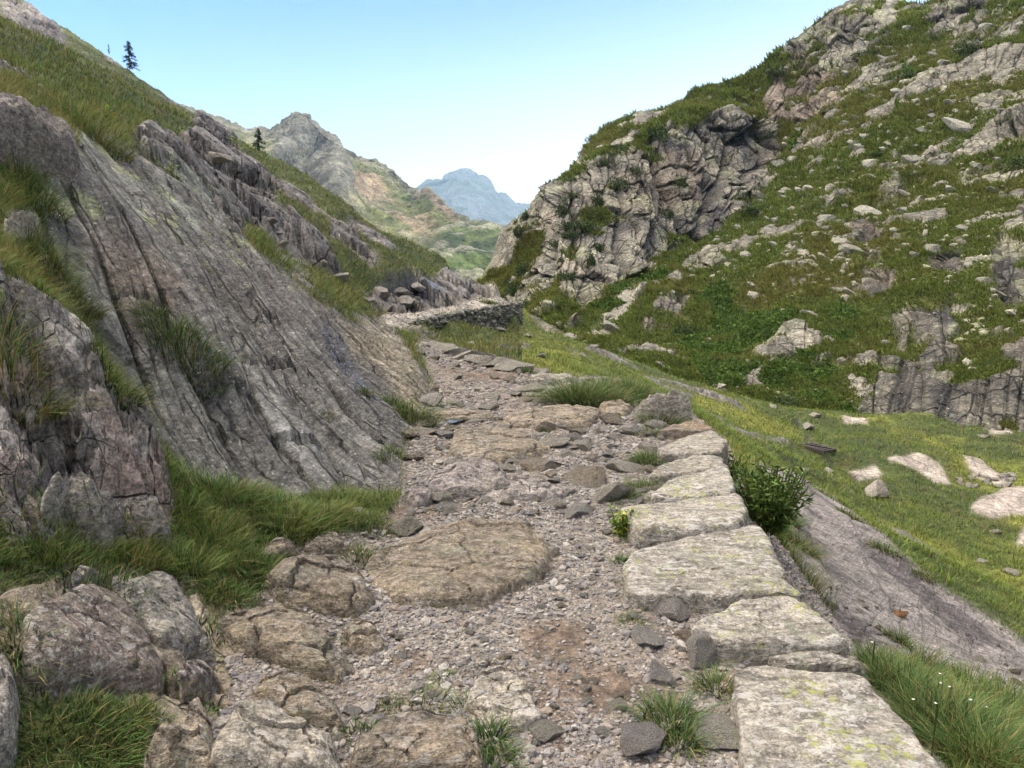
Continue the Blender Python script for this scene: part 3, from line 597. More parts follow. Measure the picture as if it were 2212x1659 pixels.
layc(cM, np.ones(UM.shape), (.100, .125, .026)); layc(cM, sstep(.12, .45, na), (.125, .112, .032)); layc(cM, sstep(0, .35, -na), (.070, .100, .020)); layc(cM, sstep(.1, .4, nb_) * .7, (.125, .105, .045)); layc(cM, sstep(.15, .4, -nb_) * .8, (.030, .048, .013))
layc(cM, blur(lush.astype(float), 2) * .9, (.055, .095, .018))
rkM = np.clip(clb + ocb, 0, 1)
layc(cM, rkM, (.175, .16, .132)); layc(cM, rkM * sstep(-.1, .3, nb_), (.25, .23, .18)); layc(cM, ocb * .45, (.225, .21, .165))
dkM = sstep(.0, .4, fbm(lat * .30, Z * .16, Y * .1, 5, 245)); layc(cM, clb * dkM * .9, (.075, .069, .070)); layc(cM, clb * np.clip(crk * 1.2 + crk2 * .5, 0, 1) * .7, (.045, .042, .038))
layc(cM, clb * sstep(.12, .35, fbm(lat * .12, Z * .10, Y * .1, 4, 247)) * .5, (.235, .18, .13))
paleL = blur(((UM < 1330)).astype(float), 8) * clb; layc(cM, paleL * .35, (.30, .285, .225))
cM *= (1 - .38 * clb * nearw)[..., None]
layc(cM, rkM * sstep(.1, .4, fbm(X * .3, Y * .3, Z * .3, 4, 249)) * .5, (.30, .31, .19))
layc(cM, blur(inpoly(UU, VV, CLF[1]).astype(float), 2) * .5, (.19, .135, .10))
scree = (.35 + .65 * sstep(-.15, .15, nb_)) * blur(inpoly(UM + du2 * .9, VM + dv2 * .8, [(1225,720),(1290,672),(1400,605),(1425,605),(1340,672),(1265,735)]).astype(float), 2); layc(cM, scree * .9, (.33, .305, .25))
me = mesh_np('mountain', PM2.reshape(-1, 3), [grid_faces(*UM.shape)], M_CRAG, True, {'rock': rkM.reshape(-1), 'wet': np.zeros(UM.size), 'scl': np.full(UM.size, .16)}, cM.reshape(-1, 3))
tag(link('mountain', me), 'steep rocky mountainside with green slopes right of the valley', kind='structure')
# its continuation round the right side, outside the photo, whose ridge keeps the morning sun off the valley
th = np.radians(np.linspace(41.5, 175, 420)); tt = np.linspace(0, 1, 160)[:, None]
R0 = np.interp(np.degrees(th), [41.5, 50, 90, 175], [40, 38, 45, 60]); R1 = np.interp(np.degrees(th), [41.5, 60, 175], [132, 150, 170]); Z1 = np.interp(np.degrees(th), [41.5, 46, 58, 175], [58, 74, 114, 130])
Rg = R0 + (R1 - R0) * tt; Zg = -9 + (Z1 + 9) * tt ** .95
Rg = np.concatenate([Rg, R1[None] + 40, R1[None] + 110]); Zg = np.concatenate([Zg, Z1[None] - 15, Z1[None] - 70]); T2 = np.repeat(th[None], Rg.shape[0], 0)
PE = np.stack([Rg * np.sin(T2), Rg * np.cos(T2), Zg + fbm(Rg * np.sin(T2) * .04, Rg * np.cos(T2) * .04, o=4, seed=251) * 6 + fbm(Rg * np.sin(T2) * .3, Rg * np.cos(T2) * .3, Zg * .3, 5, seed=252) * 2.2], -1)
cE = np.zeros(T2.shape + (3,)); layc(cE, np.ones(T2.shape), (.075, .088, .026)); nE = fbm(PE[..., 0] * .1, PE[..., 1] * .1, PE[..., 2] * .1, 4, 253); layc(cE, sstep(.05, .2, nE), (.26, .24, .19))
me = mesh_np('mountain_flank', PE.reshape(-1, 3), [grid_faces(*T2.shape)], M_T, True, {'rock': sstep(.05, .2, nE).reshape(-1), 'wet': np.zeros(T2.size), 'scl': np.full(T2.size, .16)}, cE.reshape(-1, 3))
tag(link('mountain_flank', me), kind='structure')
# ---- far peak on the left
SKF = [(380,222),(417,236),(440,243),(456,251),(475,254),(491,259),(510,266),(526,275),(540,277),(565,278),(590,281),(601,280),(612,272),(622,266),(632,258),(644,250),(655,252),(667,251),(676,264),(687,282),(698,290),(710,300),(724,313),(737,321),(752,330),(769,337),(790,342),(815,349),(832,360),(847,368),(862,382),(878,396),(892,408),(905,415),(915,409),(925,407),(940,423),(960,442),(987,466),(1015,474),(1054,485),(1080,494),(1108,505),(1180,540),(1300,560)]
BSF = [(380,420),(560,480),(700,560),(900,650),(1040,700),(1300,760)]
CF = [(370,222,1050),(417,236,1000),(526,275,900),(601,280,900),(650,250,880),(690,284,860),(737,321,840),(815,349,800),(878,396,760),(905,415,740),(925,407,700),(987,466,620),(1054,485,560),(1108,505,540),(1300,560,500),
(450,290,850),(520,320,760),(580,330,760),(640,310,820),(610,380,800),(670,345,830),(725,380,640),(745,450,560),(650,450,640),(600,430,680),(800,400,720),(850,450,680),(900,480,640),(800,500,560),(870,540,500),(950,520,520),(960,580,430),(1050,540,480),(1050,610,380),(930,440,660),(380,420,620),(560,480,520),(700,560,430),(900,650,330),(1040,700,280),(1300,760,250),(1300,650,350),(560,370,720),(480,340,760),(770,370,780),(960,470,620)]
us = np.linspace(385, 1290, int(760 * Q))
PF, UF, VF = sheet(CF, SKF, BSF, us, int(420 * Q), [6, 20, 50, 120, 250], [3, 14, 40, 100, 200], 60., 2.2)
N = normals(PF)
if N[len(N)//2, len(us)//2, 1] > 0: N = -N
X, Y, Z = PF[..., 0], PF[..., 1], PF[..., 2]
rf = ridged(X * .012, Y * .008, Z * .009, 6, 301); ff = fbm(X * .05, Y * .05, Z * .05, 5, 303); flu = ridged(X * .035 + Z * .008, Y * .01, Z * .008, 5, 305)
steep = inpoly(UF + ff * 30, VF + ff * 30, [(590,250),(690,255),(740,330),(760,420),(745,470),(600,430),(545,380),(600,340),(600,290)]).astype(float); steep = blur(steep, 4)
topr = sstep(30, 8, VF - np.interp(UF, [p[0] for p in SKF], [p[1] for p in SKF]))
disp = (rf * 7 + ff * 5) * (1 - .8 * topr) + steep * (flu * 9) + topr * (flu * 3 + fbm(X * .09, Y * .09, Z * .09, 4, 307) * 4)
hillg = sstep(880, 980, UF + VF * .0) * sstep(455, 520, VF + ff * 40)
disp = disp * (1 - .5 * hillg) + hillg * ff * 6 + fbm(X * .14, Y * .14, Z * .14, 4, 313) * 3.0 * (1 - .5 * hillg)
disp[0] = 0
cF = np.zeros(UF.shape + (3,)); layc(cF, np.ones(UF.shape), (.105, .115, .038)); layc(cF, sstep(-.05, .3, ff), (.20, .185, .12))
scr = blur(inpoly(UF + ff * 60, VF + ff * 40, [(740,345),(800,370),(850,420),(920,470),(990,520),(950,540),(860,480),(790,440),(745,390)]).astype(float), 3); layc(cF, scr * .85, (.26, .195, .13)); 
layc(cF, sstep(.12, .28, fbm(X * .012, Y * .012, Z * .02, 5, 309)) * (1 - topr) * .8, (.070, .095, .028))
layc(cF, np.maximum(steep, topr * .7) * .8, (.16, .152, .13)); layc(cF, steep * sstep(0, .3, ff) * .6, (.09, .088, .08))
layc(cF, blur(inpoly(UF + ff * 40, VF + ff * 40, [(925,415),(990,470),(985,485),(930,445)]).astype(float), 2) * .8, (.19, .14, .11))
layc(cF, hillg * .9, (.075, .110, .030)); layc(cF, hillg * sstep(-.05, .12, fbm(X * .045, Y * .045, Z * .045, 5, 311)) * .95, (.022, .042, .014)); layc(cF, hillg * sstep(.32, .42, ff) * .6, (.30, .28, .22))
cF *= (.80 + .5 * fbm(X * .1, Y * .1, Z * .1, 4, 315) * (1 - hillg))[..., None]
PF2 = PF + N * disp[..., None]
me = mesh_np('far_peak', PF2.reshape(-1, 3), [grid_faces(*UF.shape)], M_T, True, {'rock': (1 - hillg).reshape(-1) * .5, 'wet': np.zeros(UF.size), 'scl': np.full(UF.size, .02)}, cF.reshape(-1, 3))
tag(link('far_peak', me), 'distant sunlit pointed rocky peak above green lower hills', kind='structure')
# ---- blue mountain at the head of the valley
SKB = [(840,460),(880,430),(909,411),(925,401),(937,396),(955,391),(972,384),(988,381),(1003,379),(1018,384),(1034,388),(1046,391),(1054,396),(1058,406),(1062,415),(1068,424),(1073,429),(1079,424),(1085,423),(1091,429),(1097,435),(1108,436),(1120,439),(1130,445),(1140,447),(1160,440),(1200,455),(1260,470)]
CB = [(840,460,5200),(1003,379,5000),(1062,415,4900),(1085,423,5100),(1140,447,5200),(1260,470,5200),(960,440,4400),(1010,450,4200),(1040,450,4300),(1070,480,4100),(1120,490,4300),(900,500,3900),(1000,540,3600),(1100,560,3500),(840,600,3200),(1260,600,3200),(1260,520,4300),(1000,620,3000),(960,400,4800),(1090,460,4700)]
us = np.linspace(842, 1258, int(330 * Q))
PB, UB, VB = sheet(CB, SKB, [(840,590),(1260,590)], us, int(170 * Q), [60, 300, 900], [40, 250, 800], 100., 2.)
N = normals(PB)
if N[len(N)//2, len(us)//2, 1] > 0: N = -N
X, Y, Z = PB[..., 0], PB[..., 1], PB[..., 2]
disp = ridged(X * .0030 + Z * .0006, Y * .0012, Z * .0008, 6, 351) * 75 + fbm(X * .012, Y * .012, Z * .012, 4, 353) * 22; disp[0] = 0
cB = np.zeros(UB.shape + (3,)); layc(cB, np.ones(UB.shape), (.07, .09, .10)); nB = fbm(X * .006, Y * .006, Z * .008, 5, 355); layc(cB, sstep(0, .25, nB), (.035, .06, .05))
PB2 = PB + N * disp[..., None]
me = mesh_np('blue_mountain', PB2.reshape(-1, 3), [grid_faces(*UB.shape)], M_T, True, {'rock': np.full(UB.size, .3), 'wet': np.zeros(UB.size), 'scl': np.full(UB.size, .004)}, cB.reshape(-1, 3))
tag(link('blue_mountain', me), 'hazy blue mountain at the far end of the valley', kind='structure')
# ---- the valley floor, one sheet out to the horizon
gxs = np.concatenate([-np.geomspace(12000, 20, 40), np.geomspace(20, 12000, 40)])
GX2, GY2 = np.meshgrid(gxs, gxs, indexing='ij'); ZZ = -14 - 40 * sstep(200, 3000, np.hypot(GX2, GY2)) + 0 * GX2
me = mesh_np('valley_floor', np.stack([GX2, GY2, ZZ], -1).reshape(-1, 3), [grid_faces(*GX2.shape)[:, ::-1]], M_T, True, {'rock': np.zeros(GX2.size), 'wet': np.zeros(GX2.size), 'scl': np.full(GX2.size, .05)}, np.tile(np.array([[.06, .085, .025]]), (GX2.size, 1)))
tag(link('valley_floor', me), kind='structure')
# ground underfoot and behind the camera
th = np.radians(np.linspace(-180, 180, 73)); rr = np.array([0, .5, .97, 1.3, 2, 4, 8, 20, 60])[:, None]
sheet_z = -.06 + 0 * rr * np.cos(th); xs_, ys_ = rr * np.sin(th), rr * np.cos(th)
front = np.abs(th) < math.radians(47)
sheet_z = np.where((xs_ < -.8) & (~front), .35 * (-xs_ - .8), sheet_z); sheet_z = np.where((xs_ > 1.3) & (~front), -.7 - .15 * (xs_ - 1.3), sheet_z); sheet_z = np.where(front & (rr > 1.1), -16, sheet_z); sheet_z = np.where(front & (rr < 1.1), -.08, sheet_z)
me = mesh_np('path_ground', np.stack([xs_, ys_, sheet_z], -1).reshape(-1, 3), [grid_faces(*sheet_z.shape)], M_T, True, {'rock': np.zeros(sheet_z.size), 'wet': np.zeros(sheet_z.size), 'scl': np.ones(sheet_z.size)}, np.tile(np.array([[.16, .15, .09]]), (sheet_z.size, 1)))
tag(link('path_ground', me), kind='structure')
# ---- air
bpy_v = np.array([(x, y, z) for x in (-9000, 9000) for y in (-3000, 9000) for z in (-60, 1600)], float)
fq = np.array([(0, 1, 3, 2), (4, 6, 7, 5), (0, 4, 5, 1), (2, 3, 7, 6), (0, 2, 6, 4), (1, 5, 7, 3)])
m = bpy.data.materials.new('haze_air'); m.use_nodes = True; nt = m.node_tree; nt.nodes.clear()
o_ = nt.nodes.new('ShaderNodeOutputMaterial'); pv = nt.nodes.new('ShaderNodeVolumePrincipled'); pv.inputs['Density'].default_value = .00010; pv.inputs['Color'].default_value = (.50, .74, 1, 1); pv.inputs['Anisotropy'].default_value = .2
nt.links.new(pv.outputs[0], o_.inputs['Volume'])
tag(link('haze', mesh_np('haze', bpy_v, [fq], m, False)), 'thin blue air haze', kind='stuff')
# ------------------------------------------------------------------ stones
import bmesh
def ico(sub):
    bm = bmesh.new(); bmesh.ops.create_icosphere(bm, subdivisions=sub, radius=1.0)
    v = np.array([x.co[:] for x in bm.verts]); f = np.array([[q.index for q in p.verts] for p in bm.faces]); bm.free(); return v, f
ICO = {k: ico(k) for k in (1, 2, 3, 4)}
def angular(seed, sub=3, planes=17, flat=.62, rough=.05):
    r = np.random.default_rng(seed); v, f = ICO[sub]; v = v.copy() * 1.15
    for k in range(planes):
        n = r.normal(size=3); n /= np.linalg.norm(n); d = r.uniform(.46, .84); s = v @ n - d
        v = v - np.where(s > 0, s * .98, 0)[:, None] * n
    v *= np.array([1, r.uniform(.62, .9), flat * r.uniform(.7, 1.1)])
    nrm = v / (np.linalg.norm(v, axis=1, keepdims=True) + 1e-6)
    q = v * 2.2 + seed * 3.7
    v = v + nrm * (fbm(q[:, 0], q[:, 1], q[:, 2], 4, seed) * rough * 1.6 + fbm(q[:, 0] * 5, q[:, 1] * 5, q[:, 2] * 5, 3, seed + 5) * rough * .5)[:, None]
    v /= np.abs(v[:, :2]).max()
    return v, f
LIB = {}
def lib(mat, k, sub=3, flat=.62):
    key = (mat.name, k, sub, flat)
    if key not in LIB:
        v, f = angular(k * 13 + sub + int(flat * 10), sub, flat=flat); LIB[key] = mesh_np('rock', v, [f], mat, True); LIB[key].set_sharp_from_angle(angle=math.radians(28))
    return LIB[key]
def loose(name, u, v, wD, mat, label, cat='stone', k=0, flat=.62, sink=.3, rz=None, group=None, asp=1., tilt=.15, at=None):
    x, y, z = at if at else hit(u, v)
    s = wD / F * (y * cp - (z - EYE) * sp) * .55
    o = link(name, lib(mat, k, 4 if wD > 30 else 3, flat)); o.location = (x, y, z + s * flat * (1 - sink * 1.6) * .6)
    o.scale = (s, s * asp, s); o.rotation_euler = (random.uniform(-tilt, tilt), random.uniform(-tilt, tilt), random.uniform(0, 6.28) if rz is None else rz)
    return tag(o, label, cat, group)
def dome(name, outl, h, mat, label, cat='rock', pl=4., rough=.5, seed=1, z0=None, embed=.15, tilt=0., crack=.03, group=None, led=.5, nphi=170, nr=60, follow=False, slab=False):
    us_, vs_ = [p[0] for p in outl], [p[1] for p in outl]; cu, cv = np.mean(us_), np.mean(vs_)
    if z0 is None: z0 = hit(cu, cv)[2]
    v0, v1 = min(vs_), max(vs_)
    W = np.array([PZ(u, v, z0 + h * (.12 + .8 * (v1 - v) / (v1 - v0)))[:2] for u, v in outl])
    if slab: W = np.array([PZ(u, v, z0 + h * (.97 - .55 * max(0, (v - v0) / (v1 - v0) - .75) * 4))[:2] for u, v in outl])
    if follow: W = np.array([hit(u, v, off=h * (.05 + .7 * (v1 - v) / (v1 - v0)))[:2] for u, v in outl])
    if slab: W = W.mean(0) + (W - W.mean(0)) * .98
    c = W.mean(0); zW = Hat(W[:, 0], W[:, 1]); W = W - c
    pa, pb_, pc_ = np.linalg.lstsq(np.column_stack([W, np.ones(len(W))]), zW, rcond=None)[0] if follow else (0, 0, 0)
    if follow: z0 = pc_
    ph = np.linspace(0, 2 * PI, nphi, endpoint=False); R = np.full(nphi, np.nan)
    for i in range(len(W)):
        a, b = W[i], W[(i + 1) % len(W)]; e = b - a
        den = np.cos(ph) * e[1] - np.sin(ph) * e[0]; den = np.where(np.abs(den) < 1e-9, 1e-9, den)
        t = (a[0] * e[1] - a[1] * e[0]) / den; q = (a[0] * np.sin(ph) - a[1] * np.cos(ph)) / den
        ok = (t > 0) & (q >= -1e-6) & (q <= 1 + 1e-6); R = np.where(ok & ~(R > t), t, R)
    R = np.where(np.isnan(R), np.nanmean(R), R)
    kk = np.exp(-.5 * (np.arange(-3, 4) / .9) ** 2); kk /= kk.sum(); R = sum(kk[j + 3] * np.roll(R, j) for j in range(-3, 4))
    size = R.mean()
    cxn, cyn = np.cos(ph), np.sin(ph)
    R = R * (1 + (.075 if slab else .045) * fbm(cxn * 3 + seed, cyn * 3, o=4, seed=seed) + .02 * fbm(cxn * 12 + seed, cyn * 12, o=3, seed=seed + 1))
    ntop = int(nr * .72); s_top = np.linspace(0, 1, ntop) ** .8; nside = nr - ntop
    S = np.concatenate([s_top, np.ones(nside)])[:, None]
    X = S * R * cxn; Y = S * R * cyn
    prof = (1 - np.clip(S, 0, 1) ** (pl * 1.6)) ** .5 * .6 + .4
    if follow: prof = (prof - .4) / .6
    if slab: prof = .72 + .28 * (1 - np.clip(S, 0, 1) ** 14) ** .5
    sc_ = 1 / max(size, .05)
    q1, q2 = X * sc_ + seed * 3.1, Y * sc_ + seed * 1.7
    top = h * prof * (1 + .55 * rough * fbm(q1 * 1.1, q2 * 1.1, o=5, seed=seed + 2)) + size * rough * (.045 * fbm(q1 * 3.5, q2 * 3.5, o=5, seed=seed + 3, g=.6) + .022 * ridged(q1 * 2 + q2, q2 * 4, o=4, seed=seed + 8)) + tilt * Y
    d1, d2, cid = cell2(q1 * 1.0 + .25 * fbm(q1 * 2, q2 * 2, o=3, seed=seed), q2 * 1.7, seed + 4)
    top = top - crack * np.exp(-((d2 - d1) / .035) ** 2) * (cid > .25) + (cid - .5) * crack * .7
    Z = top
    k = np.linspace(0, 1, nside + 1)[1:, None]
    zr = Z[ntop - 1][None]; Z = Z.copy(); Z[ntop:] = zr + (-embed - zr) * k
    Z = Z + (pa * X + pb_ * Y)
    bul = 1 + .05 * np.sin(k * PI) + led * .05 * vnoise(np.repeat((k * 7), nphi, 1) * h * 12, np.tile(ph * 1.5, (nside, 1)), seed=seed + 6) * np.minimum(1, k * 4)
    X = X.copy(); Y = Y.copy(); X[ntop:] = R * cxn * bul; Y[ntop:] = R * cyn * bul
    nn = fbm(X * 9 + seed, Y * 9, Z * 9, 4, seed + 7) * .006 * (1 + rough * 2); Z = Z + nn
    P = np.stack([X, Y, Z], -1)
    idx = np.arange(nr * nphi).reshape(nr, nphi); nx = np.roll(idx, -1, 1)
    Fq = np.stack([idx[:-1], idx[1:], nx[1:], nx[:-1]], -1).reshape(-1, 4)[:, ::-1]
    me_ = mesh_np(name, P.reshape(-1, 3), [Fq], mat, True); me_.set_sharp_from_angle(angle=math.radians(42)); o = link(name, me_); o.location = (c[0], c[1], z0)
    return tag(o, label, cat, group)
EG = 'slabs along the right edge of the path'
dome('edge_slab', [(1583,1455),(1600,1432),(1650,1428),(1720,1438),(1860,1455),(1905,1500),(1965,1560),(2045,1690),(1900,1720),(1604,1720),(1592,1600)], 0.070, M_EDGE, 'largest pale slab with yellow lichen in the bottom right corner', 'slab', 7, .35, 11, 0, .6, group=EG, slab=True, crack=.008)
dome('edge_slab', [(1655,1410),(1730,1405),(1800,1408),(1845,1425),(1868,1450),(1780,1446),(1700,1436)], 0.049, M_EDGE, 'thin pale flagstone wedged just above the bottom right slab', 'slab', 5, .4, 12, 0, .4, group=EG, led=1, slab=True, crack=.008)
dome('edge_slab', [(1488,1350),(1560,1312),(1600,1290),(1700,1283),(1740,1300),(1790,1340),(1842,1412),(1760,1415),(1620,1402),(1520,1378)], 0.091, M_EDGE, 'layered slab with a rusty brown underside above dark gaps', 'slab', 5, .5, 13, 0, .5, group=EG, led=1.4, slab=True, crack=.008)
dome('edge_slab', [(1345,1230),(1360,1190),(1420,1168),(1560,1137),(1640,1130),(1685,1190),(1712,1265),(1738,1290),(1600,1298),(1480,1303),(1385,1300),(1350,1270)], 0.081, M_EDGE, 'broad white-flecked slab with faint lichen below the thick rounded slab', 'slab', 7, .35, 14, 0, .5, group=EG, slab=True, crack=.008)
dome('edge_slab', [(1330,1095),(1420,1086),(1520,1068),(1600,1062),(1622,1100),(1600,1130),(1500,1150),(1425,1166),(1380,1152),(1350,1120)], 0.118, M_EDGE, 'thick rounded slab with smooth undercut front beside the leafy yellow plant', 'slab', 4, .35, 15, 0, .5, group=EG, slab=True, crack=.008)
dome('edge_slab', [(1400,1068),(1450,1032),(1530,1008),(1572,1002),(1592,1050),(1578,1066),(1480,1082),(1420,1086)], 0.091, M_EDGE, 'slab with the brightest yellow lichen patch on its face', 'slab', 4, .4, 16, 0, .5, group=EG, slab=True, crack=.008)
dome('edge_slab', [(1400,1030),(1430,1000),(1500,982),(1558,984),(1578,1004),(1480,1020),(1430,1040)], 0.081, M_PALE, 'narrow pale slab between the lichen slab and the grass tuft', 'slab', 4, .5, 17, 0, .5, group=EG, slab=True, crack=.008)
dome('edge_slab', [(1418,968),(1480,937),(1540,926),(1572,950),(1562,978),(1480,986),(1425,990)], 0.081, M_PALE, 'grey-pink layered slab with greenish streaks below the brown slab', 'slab', 4, .5, 18, 0, .5, group=EG, led=1.4, slab=True, crack=.008)
dome('edge_slab', [(1418,940),(1460,916),(1510,905),(1545,922),(1500,934)], 0.070, M_BROWN, 'thin brown jagged slab at the curve of the path edge', 'slab', 3, .8, 19, 0, .4, group=EG, led=1.5, slab=True, crack=.008)
dome('boulder', [(1376,897),(1385,870),(1420,858),(1470,870),(1502,896),(1480,903),(1430,903)], .28, M_PALE, 'pale rounded boulder in the grass at the path bend', 'boulder', 2.5, .5, 20, 0, .3)
BR = 'bedrock humps set in the path'
dome('flat_rock', [(788,1225),(800,1195),(850,1172),(885,1162),(940,1130),(1000,1122),(1140,1122),(1170,1145),(1190,1178),(1182,1215),(1150,1245),(1090,1275),(1050,1310),(940,1318),(850,1305),(800,1262)], .12, M_TAN, 'largest flat tan rock set in the middle of the gravel path', 'rock', 2.6, .7, 21, 0, .1, .03, group=BR)
dome('dark_rock', [(905,1085),(930,1040),(960,1007),(1010,988),(1060,990),(1090,1020),(1105,1062),(1010,1074),(960,1080)], .13, M_VIOLET, 'dark violet-grey rock hump in the middle of the path', 'rock', 2, 1.2, 22, 0, .1, .05, group=BR)
dome('dark_rock', [(1040,1080),(1080,1044),(1150,1032),(1205,1046),(1230,1060),(1190,1078),(1100,1086)], .08, M_VIOLET, 'low grey rock ridge just right of the dark violet hump', 'rock', 2, 1.2, 23, 0, .1, .05, group=BR)
dome('flat_rock', [(970,975),(985,925),(1050,915),(1120,932),(1190,965),(1150,988),(1060,1000),(1000,995)], .09, M_TAN, 'smooth tan rock sheet beside the small puddle', 'rock', 2.2, .7, 24, 0, .1, .05, group=BR)
dome('flat_rock', [(1085,905),(1150,882),(1220,872),(1300,884),(1275,912),(1180,928),(1110,918)], .10, M_TAN, 'orange-tan flat rock sheet across the path above the puddle', 'rock', 2.2, .6, 25, 0, .1, .05, group=BR)
dome('flat_rock', [(935,900),(960,880),(1050,888),(1082,903),(1000,912)], .08, M_TAN, 'low tan rock shelf behind the small puddle', 'rock', 2.2, .6, 26, 0, .1, group=BR)
dome('flat_rock', [(1005,1520),(1030,1455),(1080,1430),(1115,1450),(1150,1500),(1172,1560),(1120,1592),(1050,1565)], .06, M_PALE, 'whitish crumbly rock sticking out of the gravel near the bottom', 'rock', 2, 1., 27, 0, .1, .04, group=BR)
dome('flat_rock', [(750,1700),(765,1610),(820,1562),(900,1525),(980,1540),(1030,1580),(1048,1700)], .12, M_TAN, 'rounded tan rock at the bottom edge between grass tufts', 'rock', 4, .45, 28, 0, .1, .03, group=BR)
LB = 'low rocks left of the path'
dome('low_rock', [(48,1340),(110,1280),(200,1245),(255,1270),(305,1340),(355,1420),(350,1500),(250,1515),(110,1505),(52,1450)], 0.09, M_PINK, 'large grey-brown rock slab with short cracks in the left foreground', 'rock', 4, .6, 31, None, .3, -.05, .02, group=LB, follow=True)
dome('low_rock', [(238,1262),(310,1226),(372,1222),(420,1280),(432,1360),(468,1430),(420,1442),(350,1395),(300,1330)], 0.075, M_GREY, 'knobbly grey rock with purple flowers beside the large grey-brown slab', 'rock', 2.2, 1.3, 32, None, .3, -.05, .06, group=LB, follow=True)
dome('low_rock', [(565,1255),(600,1212),(640,1190),(720,1196),(785,1240),(812,1300),(765,1338),(680,1318),(600,1292)], 0.081, M_TAN, 'tan rock hump touching the left side of the largest flat rock', 'rock', 2.4, .9, 33, None, .2, 0, .05, group=LB, follow=True)
dome('low_rock', [(475,1345),(540,1300),(620,1290),(685,1330),(742,1400),(772,1445),(730,1480),(650,1455),(580,1425),(510,1400)], 0.074, M_TAN, 'long cracked tan rock with moss in its cracks at the gravel edge', 'rock', 2.4, 1., 34, None, .2, 0, .07, group=LB, follow=True)
dome('low_rock', [(540,1500),(560,1456),(620,1446),(685,1480),(735,1530),(745,1580),(660,1565)], 0.062, M_TAN, 'small tan rock hump with a grass tuft on it near the bottom', 'rock', 2.4, .8, 35, None, .2, 0, .04, group=LB, follow=True)
dome('low_rock', [(455,1585),(500,1530),(580,1508),(665,1545),(722,1600),(745,1700),(450,1700)], 0.081, M_PALE, 'bumpy pale brown rock at the bottom edge left of the gravel', 'rock', 3, 1.1, 36, None, .2, 0, .05, group=LB, follow=True)
dome('low_rock', [(300,1700),(345,1605),(400,1550),(430,1498),(458,1560),(472,1700)], 0.099, M_TAN, 'pointed tan rock at the bottom edge under the small blue-grey stone', 'rock', 2.4, .8, 37, None, .2, 0, .03, group=LB, follow=True)
dome('low_rock', [(75,1095),(110,1052),(180,1040),(235,1070),(275,1135),(200,1160),(95,1155)], 0.161, M_GREY, 'rough pale grey boulder at the foot of the left outcrop', 'boulder', 2.4, 1.2, 38, None, .3, 0, .05, group=LB, follow=True)
dome('low_rock', [(262,1105),(300,1075),(340,1105),(372,1165),(320,1158)], 0.112, M_GREY, 'narrow grey boulder beside the rough boulder below the left outcrop', 'boulder', 2.4, 1.1, 39, None, .3, 0, .05, group=LB, follow=True)
dome('low_rock', [(655,1188),(690,1150),(730,1150),(752,1190),(700,1202)], 0.062, M_TAN, 'small tan rock at the foot of the bright grass bank', 'rock', 2.4, 1., 40, None, .2, group=LB, follow=True)
dome('low_rock', [(0,500),(20,476),(80,470),(118,500),(105,524),(15,526)], 0.136, M_PALE, 'flat pale rock between two grass clumps at the left edge', 'rock', 3, .9, 41, None, .3, group=LB, follow=True)
loose('low_rock', 468, 352, 66, M_PALE, 'upright pale block standing on the dark rocky band', 'boulder', 6, .9)
dome('flat_rock', [(1130,826),(1150,812),(1200,808),(1245,812),(1225,830),(1170,838)], .16, M_PALE, 'large flat pale rock at the outer edge of the far bend', 'rock', 3, .6, 43, 0, .3, group=BR)
dome('flat_rock', [(1165,858),(1180,835),(1240,822),(1262,832),(1240,852),(1200,866)], .13, M_PALE, 'sloping pale rock left of the long grass tussock at the bend', 'rock', 3, .6, 44, 0, .3, group=BR)
for i, (ol, h_, m_, lab) in enumerate([([(740,1360),(770,1335),(805,1345),(835,1395),(800,1420),(760,1410)], .07, M_TAN, 'small tan rock knob at the left rim of the gravel'),
    ([(470,1360),(500,1325),(545,1330),(560,1365),(520,1390)], .06, M_TAN, 'flat tan rock plate left of the long cracked rock'),([(555,1205),(585,1170),(640,1168),(650,1195),(600,1215)], .06, M_TAN, 'rusty tan rock plate under the grass bank'),
    ([(150,1262),(175,1235),(215,1232),(220,1250),(180,1262)], .05, M_GREY, 'little grey stone behind the large grey-brown slab'),([(0,1460),(0,1380),(20,1400),(40,1500),(30,1640),(0,1690),(-60,1690),(-60,1460)], .12, M_GREY, 'dark grey rock cut off by the lower left frame edge'),
    ([(380,1440),(430,1425),(462,1440),(470,1470),(420,1490),(385,1475)], .05, M_PINK, 'low rosy rock between the knobbly rock and the gravel'),([(870,1075),(900,1040),(930,1050),(935,1085),(900,1100)], .08, M_VIOLET, 'violet rock chip left of the dark hump'),
    ([(1000,1440),(1030,1420),(1060,1428),(1050,1445)], .03, M_PALE, 'thin pale plate above the whitish crumbly rock'),([(1290,885),(1340,862),(1370,880),(1350,900),(1310,902)], .09, M_TAN, 'tan rock plate in front of the bushy tussock')]):
    dome('low_rock', ol, h_, m_, lab, 'rock', 3, .9, 140 + i, None, .2, 0, .03, group=LB if ol[0][0] < 860 else BR, follow=True, nphi=110, nr=40)
dome('boulder', [(-80,366),(-80,220),(0,208),(60,238),(120,288),(170,342),(178,370),(90,376)], .40, M_VIOLET, 'large dark boulder in the upper left with a flat undercut base', 'boulder', 4, .8, 160, None, .5, 0, .03, follow=True)
